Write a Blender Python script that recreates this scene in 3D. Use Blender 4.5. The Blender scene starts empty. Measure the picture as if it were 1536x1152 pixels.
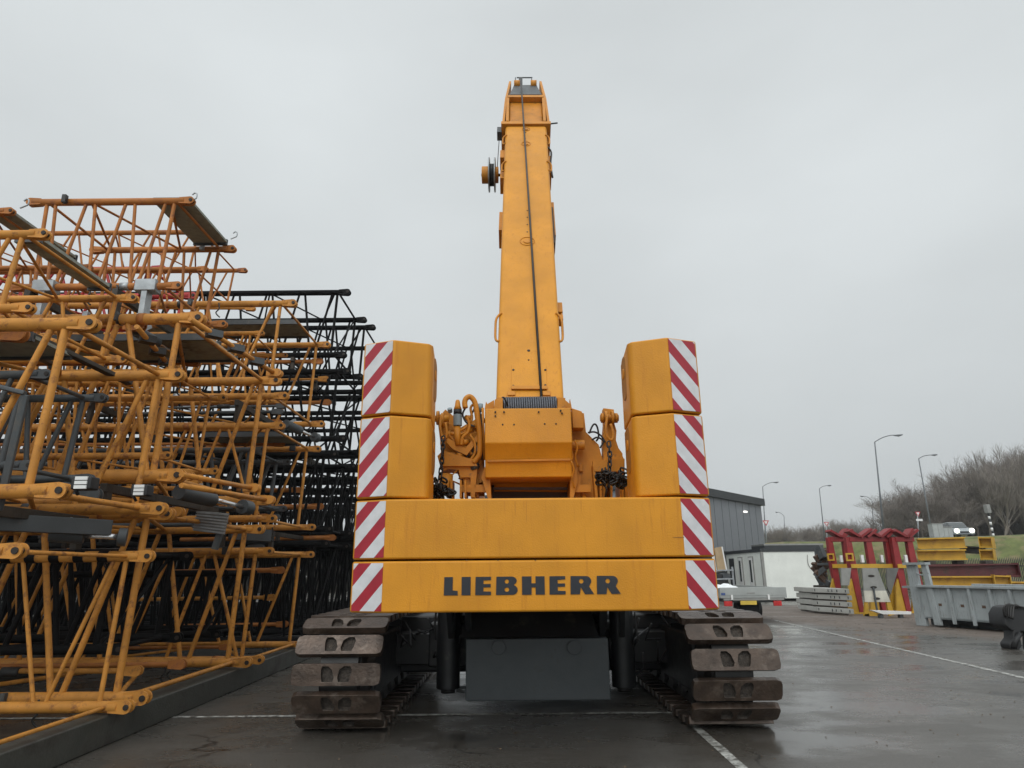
import bpy, math, random
from mathutils import Vector, Matrix
random.seed(7)
R = math.radians
scene = bpy.context.scene
col = scene.collection
# ------------------------------------------------------------------ camera
F = 980.0; H = 1.65
PITCH = math.atan(281/980.0); ROLL = R(0.5)
cam_d = bpy.data.cameras.new("camera"); cam = bpy.data.objects.new("camera", cam_d); col.objects.link(cam)
cam_d.sensor_width = 36; cam_d.lens = F/1536*36; cam_d.clip_start = .05; cam_d.clip_end = 3000
CM = Matrix.Rotation(math.pi/2+PITCH, 4, 'X') @ Matrix.Rotation(-ROLL, 4, 'Z')
cam.matrix_world = Matrix.Translation((0, 0, H)) @ CM
scene.camera = cam
C3 = CM.to_3x3()
def ray(px, py): return C3 @ Vector(((px-768)/F, (576-py)/F, -1))
def P(px, py, Y):
    r = ray(px, py); return Vector((0, 0, H)) + r*(Y/r.y)
def G(px, py, Z=0.0):
    r = ray(px, py); return Vector((0, 0, H)) + r*((Z-H)/r.z)
# ------------------------------------------------------------------ materials
def lin(c):
    return tuple(((v/255)/12.92 if v/255 <= .04045 else ((v/255+.055)/1.055)**2.4) for v in c)
MATS = {}
def mat(name, c, rough=.5, metal=0, var=.25, scale=3.0, bump=0.0, bscale=40, c2=None, cover=.0, cscale=2.0, emit=None, coat=0, spec=.5, rvar=.12, streak=False, rand=False):
    """c, c2 are linear base colours; c2 = dirt / rust patches covering about 'cover'"""
    m = bpy.data.materials.new(name); m.use_nodes = True
    nt = m.node_tree; N = nt.nodes; L = nt.links
    b = N["Principled BSDF"]
    b.inputs["Metallic"].default_value = metal
    b.inputs["Specular IOR Level"].default_value = spec
    b.inputs["Coat Weight"].default_value = coat
    tc0 = N.new("ShaderNodeTexCoord")
    va = N.new("ShaderNodeVectorMath"); va.operation = 'ADD'; L.new(tc0.outputs["Object"], va.inputs[0])
    if rand:
        oi = N.new("ShaderNodeObjectInfo"); ms = N.new("ShaderNodeVectorMath"); ms.operation = 'SCALE'; ms.inputs[0].default_value = (31, 17, 47); L.new(oi.outputs["Random"], ms.inputs["Scale"]); L.new(ms.outputs[0], va.inputs[1])
    class tc: outputs = {"Object": va.outputs[0]}
    no = N.new("ShaderNodeTexNoise"); no.inputs["Scale"].default_value = scale; no.inputs["Detail"].default_value = 6
    L.new(tc.outputs["Object"], no.inputs["Vector"])
    ramp = N.new("ShaderNodeMapRange"); ramp.inputs["From Min"].default_value = .3; ramp.inputs["From Max"].default_value = .7
    ramp.inputs["To Min"].default_value = 1-var; ramp.inputs["To Max"].default_value = 1+var*.5
    L.new(no.outputs["Fac"], ramp.inputs["Value"])
    mul = N.new("ShaderNodeVectorMath"); mul.operation = 'SCALE'; mul.inputs[0].default_value = c[:3]
    L.new(ramp.outputs[0], mul.inputs["Scale"])
    out = mul.outputs[0]
    if c2 is not None:
        n2 = N.new("ShaderNodeTexNoise"); n2.inputs["Scale"].default_value = cscale; n2.inputs["Detail"].default_value = 8; n2.inputs["Roughness"].default_value = .7
        if streak:
            mp = N.new("ShaderNodeMapping"); mp.inputs["Scale"].default_value = (9, 9, .8); L.new(tc.outputs["Object"], mp.inputs[0]); L.new(mp.outputs[0], n2.inputs["Vector"])
        else: L.new(tc.outputs["Object"], n2.inputs["Vector"])
        r2 = N.new("ShaderNodeMapRange"); t = .72-cover*.45
        r2.inputs["From Min"].default_value = t-.04; r2.inputs["From Max"].default_value = t+.10
        L.new(n2.outputs["Fac"], r2.inputs["Value"])
        mx = N.new("ShaderNodeMix"); mx.data_type = 'RGBA'; mx.inputs[7].default_value = (*c2[:3], 1)
        L.new(r2.outputs[0], mx.inputs[0]); L.new(out, mx.inputs[6]); out = mx.outputs[2]
    L.new(out, b.inputs["Base Color"])
    rr = N.new("ShaderNodeMapRange"); rr.inputs["To Min"].default_value = max(.03, rough-rvar); rr.inputs["To Max"].default_value = min(1, rough+rvar)
    n3 = N.new("ShaderNodeTexNoise"); n3.inputs["Scale"].default_value = scale*3.7; n3.inputs["Detail"].default_value = 5; L.new(tc.outputs["Object"], n3.inputs["Vector"])
    L.new(n3.outputs["Fac"], rr.inputs["Value"]); L.new(rr.outputs[0], b.inputs["Roughness"])
    if bump:
        n4 = N.new("ShaderNodeTexNoise"); n4.inputs["Scale"].default_value = bscale; n4.inputs["Detail"].default_value = 4; L.new(tc.outputs["Object"], n4.inputs["Vector"])
        bp = N.new("ShaderNodeBump"); bp.inputs["Strength"].default_value = bump; bp.inputs["Distance"].default_value = .02
        L.new(n4.outputs["Fac"], bp.inputs["Height"]); L.new(bp.outputs[0], b.inputs["Normal"])
    if emit:
        b.inputs["Emission Color"].default_value = (*c[:3], 1); b.inputs["Emission Strength"].default_value = emit
    MATS[name] = m
    return m
YEL = mat("crane yellow paint", (.595, .248, .014), .48, var=.14, scale=2.2, bump=.16, bscale=70, c2=(.50, .195, .012), cover=.30, cscale=2.2, streak=True, spec=.32)
YEL2 = mat("machine yellow paint", (.52, .205, .016), .52, spec=.35, var=.2, scale=4, bump=.08, c2=(.22, .10, .03), cover=.22, cscale=9)
TY = mat("lattice yellow paint", (.56, .245, .045), .55, spec=.3, var=.25, scale=4, bump=.05, c2=(.22, .085, .03), cover=.34, cscale=9)
TY2 = mat("weathered lattice yellow paint", (.42, .155, .035), .6, spec=.3, var=.3, scale=4, c2=(.24, .09, .045), cover=.34, cscale=6)
TRED = mat("lattice red paint", (.42, .03, .03), .5, var=.25, c2=(.2, .04, .03), cover=.2)
TBK = mat("black lattice paint", (.007, .007, .0075), .65, var=.3, scale=4, c2=(.02, .018, .015), cover=.18, cscale=6, spec=.12, rand=True)
PIN = mat("dark lug bore", (.02, .014, .01), .7)
GALV = mat("galvanised steel", (.33, .35, .36), .42, metal=.6, var=.25, scale=9)
DGREY = mat("dark grey steel", (.055, .062, .066), .5, var=.25, bump=.05, c2=(.10, .09, .075), cover=.25, cscale=4)
CHROME = mat("bright rod steel", (.7, .7, .7), .22, metal=.9, var=.1)
WALK = mat("grey green walkway mesh", (.27, .29, .25), .7, var=.25, scale=12, bump=.3, bscale=90, c2=(.10, .09, .07), cover=.3)
PADM = mat("worn track steel", (.078, .054, .040), .34, metal=.4, var=.5, scale=6, bump=.3, bscale=30, c2=(.15, .118, .095), cover=.36, cscale=3.5, rand=True)
CAKE = mat("caked dirt in track pockets", (.048, .038, .030), .8, var=.5, scale=25, bump=.9, bscale=45, c2=(.09, .075, .06), cover=.3, cscale=14, rand=True)
UDK = mat("undercarriage steel with shade in colour", (.010, .011, .012), .5, var=.3, c2=(.05, .045, .038), cover=.2, cscale=4)  # steel darkened so its colour carries the shade under the crane
BLK = mat("black rubber", (.015, .015, .016), .6, var=.2)
UND = mat("undercarriage grey paint", (.075, .085, .09), .6, var=.12, bump=.08, c2=(.06, .06, .055), cover=.2, cscale=3)
DARK = mat("greasy dark steel", (.02, .019, .018), .5, var=.3)
CHN = mat("chain steel", (.025, .022, .02), .4, metal=.5, var=.4, scale=30)
ROPE = mat("wire rope", (.10, .105, .12), .45, metal=.5, var=.4, scale=60)
LET = mat("black lettering", (.012, .014, .02), .35, var=.2, scale=20)
CONC = mat("concrete", (.30, .30, .28), .8, var=.25, scale=2, bump=.2, c2=(.16, .15, .13), cover=.3, streak=True)
KERB = mat("stained kerb concrete", (.060, .060, .050), .6, var=.35, scale=2, bump=.2, c2=(.035, .03, .025), cover=.4)
TIMB = mat("wet timber", (.045, .036, .027), .7, var=.35, scale=5, bump=.3, bscale=20)
HALL = mat("grey cladding", (.18, .19, .205), .5, var=.05, scale=1)
HTRIM = mat("anthracite trim", (.03, .033, .036), .5, var=.1)
WHT = mat("off white panel", (.74, .76, .71), .5, var=.08, scale=1.5, c2=(.38, .40, .34), cover=.16, streak=True, cscale=1)
WHT2 = mat("white paint", (.70, .70, .68), .4, var=.1)
GLS = mat("window glass", (.05, .06, .06), .08, spec=.7)
RED = mat("red steel paint", (.25, .016, .018), .5, var=.3, scale=2.5, c2=(.12, .02, .015), cover=.25, cscale=3)
RYEL = mat("yellow steel paint", (.50, .29, .022), .5, var=.25, scale=2, c2=(.30, .15, .03), cover=.28, cscale=2.5)
MAR = mat("maroon steel paint", (.095, .018, .02), .5, var=.4, scale=2, c2=(.04, .02, .015), cover=.3)
SKIP = mat("grey blue skip paint", (.31, .34, .345), .55, var=.2, scale=1.5, c2=(.13, .12, .10), cover=.28, cscale=3, streak=True)
SGRY = mat("grey machined plate", (.25, .25, .235), .6, var=.2, scale=3)
PLATE = mat("yellow number plate", (.60, .42, .06), .5)
REDL = mat("red lamp lens", (.5, .02, .02), .3)
LAMPM = mat("lamp post steel", (.13, .14, .15), .5)
SRED = mat("sign red", (.45, .03, .04), .5)
HEADL = mat("lit headlight", (1, .95, .75), .3, emit=6)
CARP = mat("car silver grey paint", (.30, .33, .34), .3, metal=.3, var=.05, coat=.5)
BARK = mat("bare winter bark", (.165, .142, .125), .9, var=.35, scale=1)
BARK2 = mat("pale winter bark", (.20, .175, .15), .9, var=.35, scale=1)
WOOD = mat("plywood board", (.40, .29, .17), .7, var=.2)
BAG = mat("white tarpaulin", (.78, .80, .80), .6, var=.06)
CYLG = mat("grey accumulator", (.19, .24, .26), .4, var=.15)
LINE = mat("worn white road paint", (.44, .44, .41), .6, var=.4, scale=6, c2=(.08, .075, .065), cover=.52, cscale=11)

def ground_mat():
    m = bpy.data.materials.new("wet asphalt"); m.use_nodes = True
    nt = m.node_tree; N = nt.nodes; L = nt.links; b = N["Principled BSDF"]
    tc = N.new("ShaderNodeTexCoord")
    def noise(sc, det=6, ro=.6, vec=None):
        n = N.new("ShaderNodeTexNoise"); n.inputs["Scale"].default_value = sc; n.inputs["Detail"].default_value = det; n.inputs["Roughness"].default_value = ro
        L.new(vec or tc.outputs["Object"], n.inputs["Vector"]); return n.outputs["Fac"]
    def mr(v, a, bb, c, d):
        n = N.new("ShaderNodeMapRange"); L.new(v, n.inputs["Value"])
        for i, q in enumerate((a, bb, c, d)): n.inputs[i+1].default_value = q
        return n.outputs[0]
    def mixc(f, a, c2):
        n = N.new("ShaderNodeMix"); n.data_type = 'RGBA'; L.new(f, n.inputs[0])
        if isinstance(a, tuple): n.inputs[6].default_value = (*a, 1)
        else: L.new(a, n.inputs[6])
        if isinstance(c2, tuple): n.inputs[7].default_value = (*c2, 1)
        else: L.new(c2, n.inputs[7])
        return n.outputs[2]
    def math_(op, a, c2):
        n = N.new("ShaderNodeMath"); n.operation = op
        for i, q in enumerate((a, c2)):
            if isinstance(q, (int, float)): n.inputs[i].default_value = q
            else: L.new(q, n.inputs[i])
        return n.outputs[0]
    fine = noise(60, 5, .8); big = noise(.35, 5); mid = noise(2.2, 7, .65)
    base = mixc(mr(big, .35, .65, 0, 1), (.044, .038, .031), (.072, .066, .058))
    base = mixc(mr(fine, .50, .70, 0, .75), base, (.23, .215, .19)); base = mixc(mr(noise(24, 4, .75), .60, .70, 0, .6), base, (.022, .02, .017))
    base = mixc(mr(mid, .55, .75, 0, .55), base, (.030, .027, .024))
    # muddy strip beside the storage area, at its own place on the ground
    sx = N.new("ShaderNodeSeparateXYZ"); L.new(tc.outputs["Object"], sx.inputs[0])
    d = math_('ADD', math_('MULTIPLY', sx.outputs[0], .87), math_('MULTIPLY', sx.outputs[1], .49))
    d = math_('ADD', d, math_('MULTIPLY', mid, 2.2))
    mud = mr(d, 18.6, 20.2, 0, .85)
    far = mr(sx.outputs[1], 31, 34, 1, 0)
    mud = math_('MULTIPLY', mud, far)
    mp = N.new("ShaderNodeMapping"); mp.inputs["Rotation"].default_value = (0, 0, .5); mp.inputs["Scale"].default_value = (6, 1.2, 1); L.new(tc.outputs["Object"], mp.inputs[0])
    mn = noise(1.4, 9, .75, mp.outputs[0])
    mudc = mixc(mr(mn, .35, .65, 0, 1), (.085, .062, .048), (.19, .155, .13))
    base = mixc(mud, base, mudc)
    wv = N.new("ShaderNodeVectorMath"); wv.operation = 'SCALE'; wn_ = N.new("ShaderNodeTexNoise"); wn_.inputs["Scale"].default_value = 1.3; wn_.inputs["Detail"].default_value = 5; L.new(tc.outputs["Object"], wn_.inputs["Vector"]); L.new(wn_.outputs["Color"], wv.inputs[0]); wv.inputs["Scale"].default_value = .9
    wa = N.new("ShaderNodeVectorMath"); wa.operation = 'ADD'; L.new(tc.outputs["Object"], wa.inputs[0]); L.new(wv.outputs[0], wa.inputs[1])
    vo = N.new("ShaderNodeTexVoronoi"); vo.feature = 'DISTANCE_TO_EDGE'; vo.inputs["Scale"].default_value = .30; L.new(wa.outputs[0], vo.inputs["Vector"])
    crack = math_('MULTIPLY', mr(vo.outputs["Distance"], .0015, .006, 1, 0), mr(noise(.5, 3), .50, .56, 0, .8))
    base = mixc(crack, base, (.008, .007, .006))
    base = mixc(mr(noise(.9, 3, .4), .66, .70, 0, .6), base, (.018, .016, .015))
    L.new(base, b.inputs["Base Color"])
    mp2 = N.new("ShaderNodeMapping"); mp2.inputs["Scale"].default_value = (.7, 1.2, 1); mp2.inputs["Rotation"].default_value = (0, 0, -.3); L.new(tc.outputs["Object"], mp2.inputs[0])
    wet = noise(.7, 8, .65, mp2.outputs[0])
    ro = mr(wet, .42, .58, .17, .42)
    ro = math_('ADD', ro, math_('MULTIPLY', mud, .55))
    L.new(ro, b.inputs["Roughness"])
    b.inputs["Specular IOR Level"].default_value = .55
    bp = N.new("ShaderNodeBump"); bp.inputs["Distance"].default_value = .007; L.new(mr(wet, .44, .58, .12, .55), bp.inputs["Strength"])
    L.new(math_('ADD', fine, math_('MULTIPLY', mid, 1.5)), bp.inputs["Height"]); L.new(bp.outputs[0], b.inputs["Normal"])
    return m
def grass_mat():
    return mat("rough grass", (.115, .135, .042), .95, var=.45, scale=1.2, bump=.9, bscale=6, c2=(.18, .15, .075), cover=.5, cscale=.8)
def stripe_mat(name, sx, ph, w=.310, slope=1.14):
    """red and white reflective warning sheeting, diagonal bands"""
    m = bpy.data.materials.new(name); m.use_nodes = True
    nt = m.node_tree; N = nt.nodes; L = nt.links; b = N["Principled BSDF"]
    tc = N.new("ShaderNodeTexCoord"); s = N.new("ShaderNodeSeparateXYZ"); L.new(tc.outputs["Object"], s.inputs[0])
    a = N.new("ShaderNodeMath"); a.operation = 'MULTIPLY_ADD'; L.new(s.outputs[0], a.inputs[0]); a.inputs[1].default_value = sx*slope; L.new(s.outputs[2], a.inputs[2])
    p = N.new("ShaderNodeMath"); p.operation = 'ADD'; L.new(a.outputs[0], p.inputs[0]); p.inputs[1].default_value = ph+10*w
    q = N.new("ShaderNodeMath"); q.operation = 'DIVIDE'; L.new(p.outputs[0], q.inputs[0]); q.inputs[1].default_value = w
    f = N.new("ShaderNodeMath"); f.operation = 'FRACT'; L.new(q.outputs[0], f.inputs[0])
    g = N.new("ShaderNodeMath"); g.operation = 'LESS_THAN'; L.new(f.outputs[0], g.inputs[0]); g.inputs[1].default_value = .47
    no = N.new("ShaderNodeTexNoise"); no.inputs["Scale"].default_value = 9; no.inputs["Detail"].default_value = 6; L.new(tc.outputs["Object"], no.inputs["Vector"])
    mr = N.new("ShaderNodeMapRange"); mr.inputs[1].default_value = .3; mr.inputs[2].default_value = .7; mr.inputs[3].default_value = .86; mr.inputs[4].default_value = 1.06; L.new(no.outputs["Fac"], mr.inputs[0])
    mx = N.new("ShaderNodeMix"); mx.data_type = 'RGBA'; mx.inputs[6].default_value = (.60, .60, .61, 1); mx.inputs[7].default_value = (.33, .008, .022, 1); L.new(g.outputs[0], mx.inputs[0])
    sc = N.new("ShaderNodeVectorMath"); sc.operation = 'SCALE'; L.new(mx.outputs[2], sc.inputs[0]); L.new(mr.outputs[0], sc.inputs["Scale"])
    L.new(sc.outputs[0], b.inputs["Base Color"]); b.inputs["Roughness"].default_value = .4
    return m
# ------------------------------------------------------------------ mesh builder
class MB:
    def __init__(s): s.v = []; s.f = []; s.sm = []
    def add(s, vs, fs, smooth=False):
        o = len(s.v); s.v += [Vector(q) for q in vs]; s.f += [tuple(i+o for i in f) for f in fs]; s.sm += [smooth]*len(fs) if isinstance(smooth, bool) else smooth
        return s
    def box(s, a, b):
        x0, y0, z0 = a; x1, y1, z1 = b
        if x0 > x1: x0, x1 = x1, x0
        if y0 > y1: y0, y1 = y1, y0
        if z0 > z1: z0, z1 = z1, z0
        return s.add([(x0, y0, z0), (x1, y0, z0), (x1, y1, z0), (x0, y1, z0), (x0, y0, z1), (x1, y0, z1), (x1, y1, z1), (x0, y1, z1)],
              [(0, 3, 2, 1), (4, 5, 6, 7), (0, 1, 5, 4), (1, 2, 6, 5), (2, 3, 7, 6), (3, 0, 4, 7)])
    def beam(s, p0, p1, w, h, up=(0, 0, 1)):
        """rectangular bar from p0 to p1"""
        p0 = Vector(p0); p1 = Vector(p1); d = (p1-p0).normalized(); u = Vector(up)
        if abs(d.dot(u)) > .95: u = Vector((0, 1, 0))
        a = d.cross(u).normalized(); c = a.cross(d).normalized()
        vs = [p+a*(w/2*i)+c*(h/2*j) for p in (p0, p1) for i, j in ((-1, -1), (1, -1), (1, 1), (-1, 1))]
        return s.add(vs, [(3, 2, 1, 0), (4, 5, 6, 7), (0, 1, 5, 4), (1, 2, 6, 5), (2, 3, 7, 6), (3, 0, 4, 7)])
    def prism(s, poly, vec):
        """closed polygon of 3D points swept by vec"""
        vec = Vector(vec); poly = [Vector(p) for p in poly]; n = len(poly)
        nn = Vector((0, 0, 0))
        for i in range(n):
            a, b = poly[i], poly[(i+1) % n]
            nn += Vector(((a.y-b.y)*(a.z+b.z), (a.z-b.z)*(a.x+b.x), (a.x-b.x)*(a.y+b.y)))
        if nn.dot(vec) > 0: poly = poly[::-1]
        vs = poly+[p+vec for p in poly]
        fs = [tuple(range(n)), tuple(range(2*n-1, n-1, -1))]
        for i in range(n):
            j = (i+1) % n; fs.append((j, i, i+n, j+n))
        return s.add(vs, fs)
    def tube(s, pts, r, n=8, r1=None, cap=True, closed=False):
        pts = [Vector(p) for p in pts]
        if 4 <= len(pts) <= 13 and 6 <= n <= 14 and not closed and not isinstance(r, (list, tuple)):
            q = []                                  # soft bends for hoses and pipes
            for i in range(len(pts)-1):
                p0, p1, p2, p3 = pts[max(0, i-1)], pts[i], pts[i+1], pts[min(len(pts)-1, i+2)]
                for t in (0, .25, .5, .75):
                    q.append(.5*((2*p1)+(p2-p0)*t+(2*p0-5*p1+4*p2-p3)*t*t+(3*p1-p0-3*p2+p3)*t**3))
            pts = q+[pts[-1]]
        m = len(pts)
        if not isinstance(r, (list, tuple)):
            r = [r+((r1 if r1 is not None else r)-r)*i/max(1, m-1) for i in range(m)]
        vs = []; u = None
        for i, p in enumerate(pts):
            if closed: d = pts[(i+1) % m]-pts[i-1]
            else: d = pts[min(i+1, m-1)]-pts[max(i-1, 0)]
            d.normalize()
            if u is None:
                u = Vector((0, 0, 1)) if abs(d.z) < .9 else Vector((1, 0, 0))
            u = (u-d*u.dot(d)).normalized(); w = d.cross(u)
            for k in range(n):
                a = 2*math.pi*k/n; vs.append(p+(u*math.cos(a)+w*math.sin(a))*r[i])
        fs = []; sm = []
        for i in range(m if closed else m-1):
            for k in range(n):
                a = i*n+k; b = i*n+(k+1) % n; j = ((i+1) % m)*n
                fs.append((a, b, j+(k+1) % n, j+k)); sm.append(n > 4)
        if cap and not closed:
            fs += [tuple(range(n-1, -1, -1)), tuple((m-1)*n+k for k in range(n))]; sm += [False, False]
        return s.add(vs, fs, sm)
    def build(s, name, m, parent=None, bevel=0, seg=2, origin=None):
        me = bpy.data.meshes.new(name)
        off = Vector((0, 0, 0))
        q = parent
        while q is not None: off += q.location; q = q.parent
        if parent is None and origin is not None: off = Vector(origin)
        me.from_pydata([tuple(v-off) for v in s.v], [], s.f); me.update()
        me.polygons.foreach_set("use_smooth", s.sm)
        me.materials.append(m)
        o = bpy.data.objects.new(name, me); col.objects.link(o)
        if parent: o.parent = parent
        elif origin is not None: o.location = off
        if bevel:
            bv = o.modifiers.new("bevel", 'BEVEL'); bv.width = bevel; bv.segments = seg; bv.limit_method = 'ANGLE'; bv.angle_limit = R(35)
            wn = o.modifiers.new("wn", 'WEIGHTED_NORMAL'); wn.keep_sharp = True
            me.polygons.foreach_set("use_smooth", [True]*len(me.polygons))
        return o
def tag(o, label, cat, group=None):
    o["label"] = label; o["category"] = cat
    if group: o["group"] = group
    return o
def thing(name, label, cat, loc=(0, 0, 0), group=None):
    o = bpy.data.objects.new(name, None); col.objects.link(o); o.location = loc; o.empty_display_size = .2
    return tag(o, label, cat, group)
def struct(o): o["kind"] = "structure"; return o
def kids(o): return [c for c in bpy.data.objects if c.parent == o]
CH = {}
def copy_tree(o, parent=None):
    c = o.copy(); col.objects.link(c); c.parent = parent
    for ch in o.children: copy_tree(ch, c)
    return c
def pp(pts, Y): return [P(x, y, Y) for x, y in pts]
def pxprism(pts, Y, depth): return MB().prism(pp(pts, Y), (0, depth, 0))
# ------------------------------------------------------------------ ground, lines, dike
struct(MB().add([(-900, -60, 0), (900, -60, 0), (900, 1500, 0), (-900, 1500, 0)], [(0, 1, 2, 3)]).build("ground", ground_mat()))
def stripe(p0, p1, w):
    p0 = Vector(p0); p1 = Vector(p1); n = int((p1-p0).length/.25)+1; d = (p1-p0).normalized(); q = Vector((-d.y, d.x, 0))*w/2
    vs = []; rr = random.Random(3)
    for i in range(n+1):
        p = p0+(p1-p0)*i/n; e = 1+rr.uniform(-.12, .08); g = 1+rr.uniform(-.12, .08)
        vs += [(p.x+q.x*e, p.y+q.y*e, .004), (p.x-q.x*g, p.y-q.y*g, .004)]
    return MB().add(vs, [(2*i, 2*i+1, 2*i+3, 2*i+2) for i in range(n)])
yl = G(620, 1073).y
struct(stripe((-9.5, yl, 0), (G(1012, 1073).x+.3, yl+.02, 0), .085).build("road_marking", LINE))
a = G(1052, 1098); b = G(1122, 1160); struct(stripe(b+(b-a)*.8, a+(a-b)*.25, .10).build("road_marking", LINE))
a = G(1160, 930); b = G(1536, 1017); struct(stripe(b+(b-a)*.4, a, .12).build("road_marking", LINE))
a = G(1150, 925); b = G(1300, 925.5); struct(stripe(b, a, .09).build("road_marking", LINE))
# dike with a grass slope; its crest carries the road
mb = MB(); A0 = (-120, 120); n = 70; rr = random.Random(5)
rows = [(-7, -.3), (-4.5, .6), (-2.2, 2.2), (0, 3.9), (1.2, 4.15), (2.5, 4.2), (12, 4.2), (1200, 4.2)]
c0 = Vector((9.0, 79.0, 0)); c1 = Vector((52.0, 44.0, 0)); dd = (c1-c0).normalized(); nn = Vector((-dd.y, dd.x, 0))
if nn.y < 0: nn = -nn
vs = []
for i in range(n+1):
    p = c0-dd*12+dd*(182*i/n)
    for (o_, z) in rows:
        q = p+nn*o_; vs.append((q.x, q.y, z+(rr.uniform(-.08, .08) if o_ < 2 else 0)))
m_ = len(rows)
fs = [(i*m_+j, (i+1)*m_+j, (i+1)*m_+j+1, i*m_+j+1) for i in range(n) for j in range(m_-1)]
struct(MB().add(vs, fs, True).build("grass_slope", grass_mat()))
mb = MB(); p = c0-dd*12+nn*2.8; q = c0+dd*170+nn*2.8
mb.add([(p.x, p.y, 4.215), (q.x, q.y, 4.215), (q.x+nn.x*7, q.y+nn.y*7, 4.215), (p.x+nn.x*7, p.y+nn.y*7, 4.215)], [(0, 1, 2, 3)])
struct(mb.build("road", mat("road asphalt", (.07, .07, .07), .4)))

# ================================================================== CRANE
CX = .19
crane = thing("crawler_crane", "yellow telescopic crawler crane with raised boom and striped stacked counterweights", "crane", (CX, 9.5, 0))
YF = 6.2
def zp(py, Y=YF, px=800): return P(px, py, Y).z
ZS = [zp(918), zp(838.5), zp(745.5), P(645, 625, YF+.12).z, P(590, 509, YF).z]
XO, XC = 1.70, 1.372          # outer half width, chamfer corner half width
XI = 1.0
def slab_full(z0, z1):
    ch = .13
    poly = [(CX-XC, YF), (CX+XC, YF), (CX+XO, YF+ch), (CX+XO, YF+1.35), (CX+XO-.25, YF+1.5), (CX-XO+.25, YF+1.5), (CX-XO, YF+1.35), (CX-XO, YF+ch)]
    return MB().prism([(x, y, z0) for x, y in poly], (0, 0, z1-z0)).build("counterweight_slab", YEL, crane, bevel=.022, seg=3)
g = .008
s1 = slab_full(ZS[0], ZS[1]-g); s2 = slab_full(ZS[1]+g, ZS[2]-g)
def slab_side(sgn, z0, z1):
    poly = [(XI+.03, YF+.13), (XC, YF), (XO, YF+.13), (XO, YF+1.0), (XO-.2, YF+1.12), (XI+.20, YF+1.12), (XI+.05, YF+.90), (XI, YF+.19)]
    o = MB().prism([(CX+sgn*x, y, z0) for x, y in poly], (0, 0, z1-z0)).build("counterweight_slab", YEL, crane, bevel=.022, seg=3)
    # lifting pocket on the inner side: flat oval with the recess shade put into its colour, boss and eye
    xm = CX+sgn*(XI+.022); ym = YF+.56; zt = z1-.16; zb = z0+.38
    n = 20; ov = []
    for k in range(n):
        a = 2*math.pi*k/n; ov.append((xm, ym+.15*math.cos(a), (zt if math.sin(a) > 0 else zt-.22)+.13*math.sin(a)))
    MB().prism(ov, (-sgn*.006, 0, 0)).build("lifting_pocket", DARKY, o)
    MB().tube([(xm, ym, zt-.06), (xm-sgn*.016, ym, zt-.06)], .06, 16).build("lifting_eye", YEL2, o, bevel=.01)
    return o
BELLY = mat("cavity shade and side box brown", (.045, .02, .008), .6, var=.4)  # dark brown holds the winch cavity's shade; also the boom side box colour
DARKY = mat("dark yellow for recess shade and scrape", (.30, .13, .02), .6, var=.2)  # darker yellow: painted shade of the lifting pockets, brown of the scrape mark
sl = []
for sgn in (-1, 1):
    a3 = slab_side(sgn, ZS[2]+g, ZS[3]-g); a4 = slab_side(sgn, ZS[3]+g, ZS[4]); sl.append((sgn, a3, a4))
# warning panels on the chamfer faces
off = crane.location
def panel(sgn, z0, z1, parent, ph):
    t = .004; m1 = .016
    p0 = Vector((CX+sgn*XC, YF, 0)); p1 = Vector((CX+sgn*XO, YF+.13, 0)); d = (p1-p0).normalized(); nrm = Vector((sgn*.13, -.328, 0)).normalized()
    a = p0+d*.012+nrm*.001; b = p1-d*.022+nrm*.001
    poly = [Vector((a.x, a.y, z0+m1)), Vector((b.x, b.y, z0+m1)), Vector((b.x, b.y, z1-m1)), Vector((a.x, a.y, z1-m1))]
    return MB().prism(poly, nrm*t).build("warning_panel", stripe_mat("red and white warning stripes", -1 if sgn < 0 else 1, ph), parent)
PH = {}
def phase(sgn, px, py):
    """phase so that a red band's lower edge passes through the pixel on the panel"""
    p = P(px, py, YF+.06)-off
    return -((-1 if sgn < 0 else 1)*1.14*p.x+p.z)
zz = [(s1, ZS[0], ZS[1]-g), (s2, ZS[1]+g, ZS[2]-g)]
panel(-1, *zz[0][1:], s1, phase(-1, 539, 916)); panel(1, *zz[0][1:], s1, phase(1, 1062, 915))
panel(-1, *zz[1][1:], s2, phase(-1, 539, 836)); panel(1, *zz[1][1:], s2, phase(1, 1046, 828))
panel(-1, ZS[2]+g, ZS[3]-g, sl[0][1], phase(-1, 553, 746)); panel(-1, ZS[3]+g, ZS[4], sl[0][2], phase(-1, 561, 622))
panel(1, ZS[2]+g, ZS[3]-g, sl[1][1], phase(1, 1053, 742)); panel(1, ZS[3]+g, ZS[4], sl[1][2], phase(1, 1042, 612))
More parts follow.
